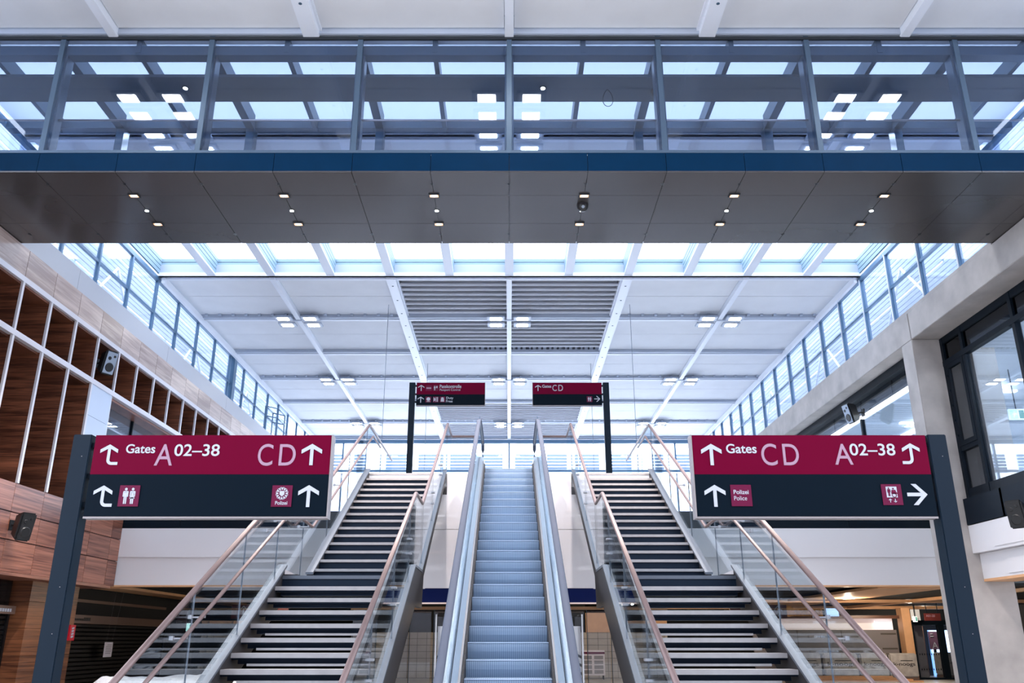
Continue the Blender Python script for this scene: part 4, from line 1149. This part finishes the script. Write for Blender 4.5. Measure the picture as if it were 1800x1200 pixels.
    bx(X(1.39), X(1.45), 6.68, 6.74, FL, -.86).build('newel_foot', 'steel_dark', t); bx(X(3.29), X(3.35), 6.68, 6.74, FL, -.84).build('newel_foot', 'steel_dark', t); bx(X(3.15), X(3.19), 6.78, 6.82, FL, -.91).build('newel_foot', 'steel_dark', t)
    return t
stairs(-1); stairs(1)

# ================================================================== ESCALATOR
es = thing('escalator', 'steel escalator with glass sides between the two staircases', 'escalator', (-.012, 8.0, FL))
EC = -.012; EY, EZ, ER, ET = 17.791, 3.3338, .1965, .3879
el = lambda y: EZ-(EY-y)*ER/ET
for kx in range(-2, 25):
    y, z = EY-kx*ET, EZ-kx*ER
    if kx < 0: z = min(z, UP-.02+.02*(kx == -1)); 
    yb = y+ET+.06
    prof_ = [(y+.012, z-.012), (y, z-.028), (y+.003, z-.06), (y+.014, z-.11), (y+.036, z-.16), (y+.066, z-ER-.03), (yb, z-ER-.03), (yb, z), (y+.02, z)]
    m = MB().prism(prof_, 'x', EC-.5, EC+.5)
    m.cur = 1; m.box(EC-.5, EC+.5, y-.001, y+.012, z-.014, z-.004)
    m.build('step', ['step_metal', 'step_edge'], es)
for s_ in (-1, 1):
    X = lambda v: EC+s_*v
    sl = [(7.9, el(8.25)), (8.25, el(8.25)), (18.15, el(18.15)-.0), (20.3, UP+.02)]
    def band(xa, za, xb, zb, name, mat, parent=es, thick=.02, ylo=None):
        a = [(X(xa), y, z+za) for y, z in sl]; b = [(X(xb), y, z+zb) for y, z in sl]
        a2 = [(p[0], p[1], p[2]-thick) for p in a]; b2 = [(p[0], p[1], p[2]-thick) for p in b]
        n = len(sl); vs_ = a+b+a2+b2; fs = []
        for i in range(n-1):
            fs += [(i, i+1, n+i+1, n+i), (2*n+i, 3*n+i, 3*n+i+1, 2*n+i+1), (i, 2*n+i, 2*n+i+1, i+1), (n+i, n+i+1, 3*n+i+1, 3*n+i)]
        fs += [(0, n, 3*n, 2*n), (n-1, 3*n-1, 4*n-1, 2*n-1)]
        return MB().add(vs_, fs).build(name, mat, parent)
    band(.503, .06, .507, .06, 'skirt', 'steel_dark', thick=.30)
    band(.507, .075, .53, .085, 'brush_strip', 'brush_black', thick=.05)
    band(.530, .13, .555, .14, 'skirt_cap', 'steel_blue', thick=.18)
    band(.555, .15, .618, .24, 'inner_deck', 'deck_metal', thick=.02)
    band(.645, .24, .80, .22, 'outer_deck', 'deck_metal', thick=.03)
    band(.78, .22, .80, .22, 'side_cladding', 'white_panel', thick=1.0)
    # glass
    cuts = [8.0, 10.0, 12.0, 14.0, 16.0, 18.15, 20.15]
    def zl(y):
        for a, b in zip(sl, sl[1:]):
            if a[0] <= y <= b[0]: return a[1]+(b[1]-a[1])*(y-a[0])/(b[0]-a[0])
        return sl[-1][1]
    for a, b in zip(cuts, cuts[1:]):
        ys_ = sorted(set([a+.004, b-.004] + [q for q in (8.25,) if a < q < b]))
        poly = [(y, zl(y)+.20) for y in ys_] + [(y, zl(y)+1.13) for y in ys_[::-1]]
        MB().prism(poly, 'x', X(.622), X(.634)).build('glass_balustrade', 'rail_glass', es)
    # handrail
    H = 1.16
    pth = [(7.2, FL+.95), (7.9, FL+1.02), (8.35, el(8.35)+H-.02), (12, el(12)+H), (17.2, el(17.2)+H), (17.75, el(17.75)+H-.03), (18.1, el(18.0)+H-.06), (18.6, UP+1.06), (20.0, UP+1.05), (20.22, UP+1.0), (20.36, UP+.86), (20.40, UP+.66), (20.32, UP+.48), (20.2, UP+.36)]
    MB().tube([(X(.628), y, z) for y, z in pth], .05, 12, sq=(.044, .028)).build('handrail', 'handrail_rubber', es)
    MB().tube([(X(.628), y, z-.045) for y, z in pth[1:10]], .02, 8, sq=(.024, .022)).build('handrail_profile', 'steel_blue', es)
    bx(X(.53), X(.80), 18.2, 20.3, UP, UP+.25).build('top_deck_box', 'deck_metal', es)
MB().prism([(9.0, el(9.0)-.32), (18.0, el(18.0)-.32), (20.3, UP-.32), (20.3, UP-1.0), (18.6, UP-1.0), (9.9, FL+.02), (9.0, FL+.02)], 'x', EC-.78, EC+.78).build('truss', 'steel_dark', es)
bx(EC-.5, EC+.5, 18.55, 20.4, UP-.05, UP-.0).build('floor_plate', 'step_metal', es)

# ================================================================== LOUDSPEAKERS AND SMALL FITTINGS
def speaker(loc, rotz, tilt, label, sc_=1.0):
    t = thing('loudspeaker', label, 'loudspeaker', loc, None, rotz)
    t.scale = (sc_,)*3
    # front faces local -Y; tapered rounded cabinet
    rot = Matrix.Rotation(tilt, 4, 'X')
    def tr(m):
        m.v = [tuple(rot @ Vector(v)) for v in m.v]; return m
    m = MB(); w1, w2, h_, d = .20, .13, .34, .17
    m.add([(-w1, -d, -h_), (w1, -d, -h_), (w1, -d, h_), (-w1, -d, h_), (-w2, d, -h_*.72), (w2, d, -h_*.72), (w2, d, h_*.72), (-w2, d, h_*.72)],
          [(0, 1, 2, 3), (7, 6, 5, 4), (0, 4, 5, 1), (1, 5, 6, 2), (2, 6, 7, 3), (3, 7, 4, 0)])
    cab = tr(m).build('cabinet', 'black_plastic', t, False, .04)
    m = MB().box(-w1+.045, w1-.045, -d-.006, -d+.01, -h_+.045, h_-.045); tr(m).build('baffle', 'cone_grey' if sc_ > .99 else 'black_plastic', cab, False, .005)  # pale baffle colour paints in the glossy front's reflection on the upper pair
    m = MB().disc((0, -d-.008, -.12), .125, 'y', -.02, 24, .105); tr(m).build('woofer', 'black_plastic', cab, False)
    m = MB().disc((0, -d-.026, -.12), .085, 'y', .012, 24, .03); tr(m).build('woofer_cone', 'cone_grey', cab, False)
    m = MB().disc((-.06, -d-.008, .12), .05, 'y', -.012, 16, .04).disc((.07, -d-.008, .19), .035, 'y', -.012, 16, .03); tr(m).build('tweeter', 'black_plastic', cab, False)
    m = MB().tube([(0, d-.02, 0), (0, d+.14, .04), (0, d+.24, .04)], .025, 8).box(-.07, .07, d+.22, d+.26, -.08, .16); m.build('bracket', 'black_plastic', t, False)
    return t
speaker((-10.86, 21.95, 7.10), R(60), R(14), 'black loudspeaker mounted in an upper walnut niche', 1.0)
speaker((-10.55, 18.80, 2.36), R(62), R(12), 'black loudspeaker on the walnut fascia at left', .92)
speaker((10.98, 26.6, 6.90), R(-78), R(14), 'black loudspeaker under the concrete beam at right', 1.0)
speaker((11.05, 18.75, 2.62), R(-52), R(12), 'black loudspeaker on the white fascia at right', .92)
t = thing('access_ladder', 'dark tubular guard frame on the ledge by the left clerestory', 'ladder', (-11.2, 39.5, 8.95))
for dx, dy in ((0, 0), (0, 1.3), (.45, 0.5), (.45, 1.8)): MB().tube([(-11.35+dx, 38.6+dy, 8.95), (-11.35+dx, 38.6+dy, 10.35)], .028, 8).build('upright', 'mullion_blue', t)
m = MB()
for z in (10.35, 9.9):
    m.tube([(-11.35, 38.6, z), (-11.35, 39.9, z)], .026, 8).tube([(-10.9, 39.1, z), (-10.9, 40.4, z)], .026, 8)
    m.tube([(-11.35, 38.6, z), (-10.9, 39.1, z)], .026, 8).tube([(-11.35, 39.9, z), (-10.9, 40.4, z)], .026, 8)
m.build('hoop_rail', 'mullion_blue', t)
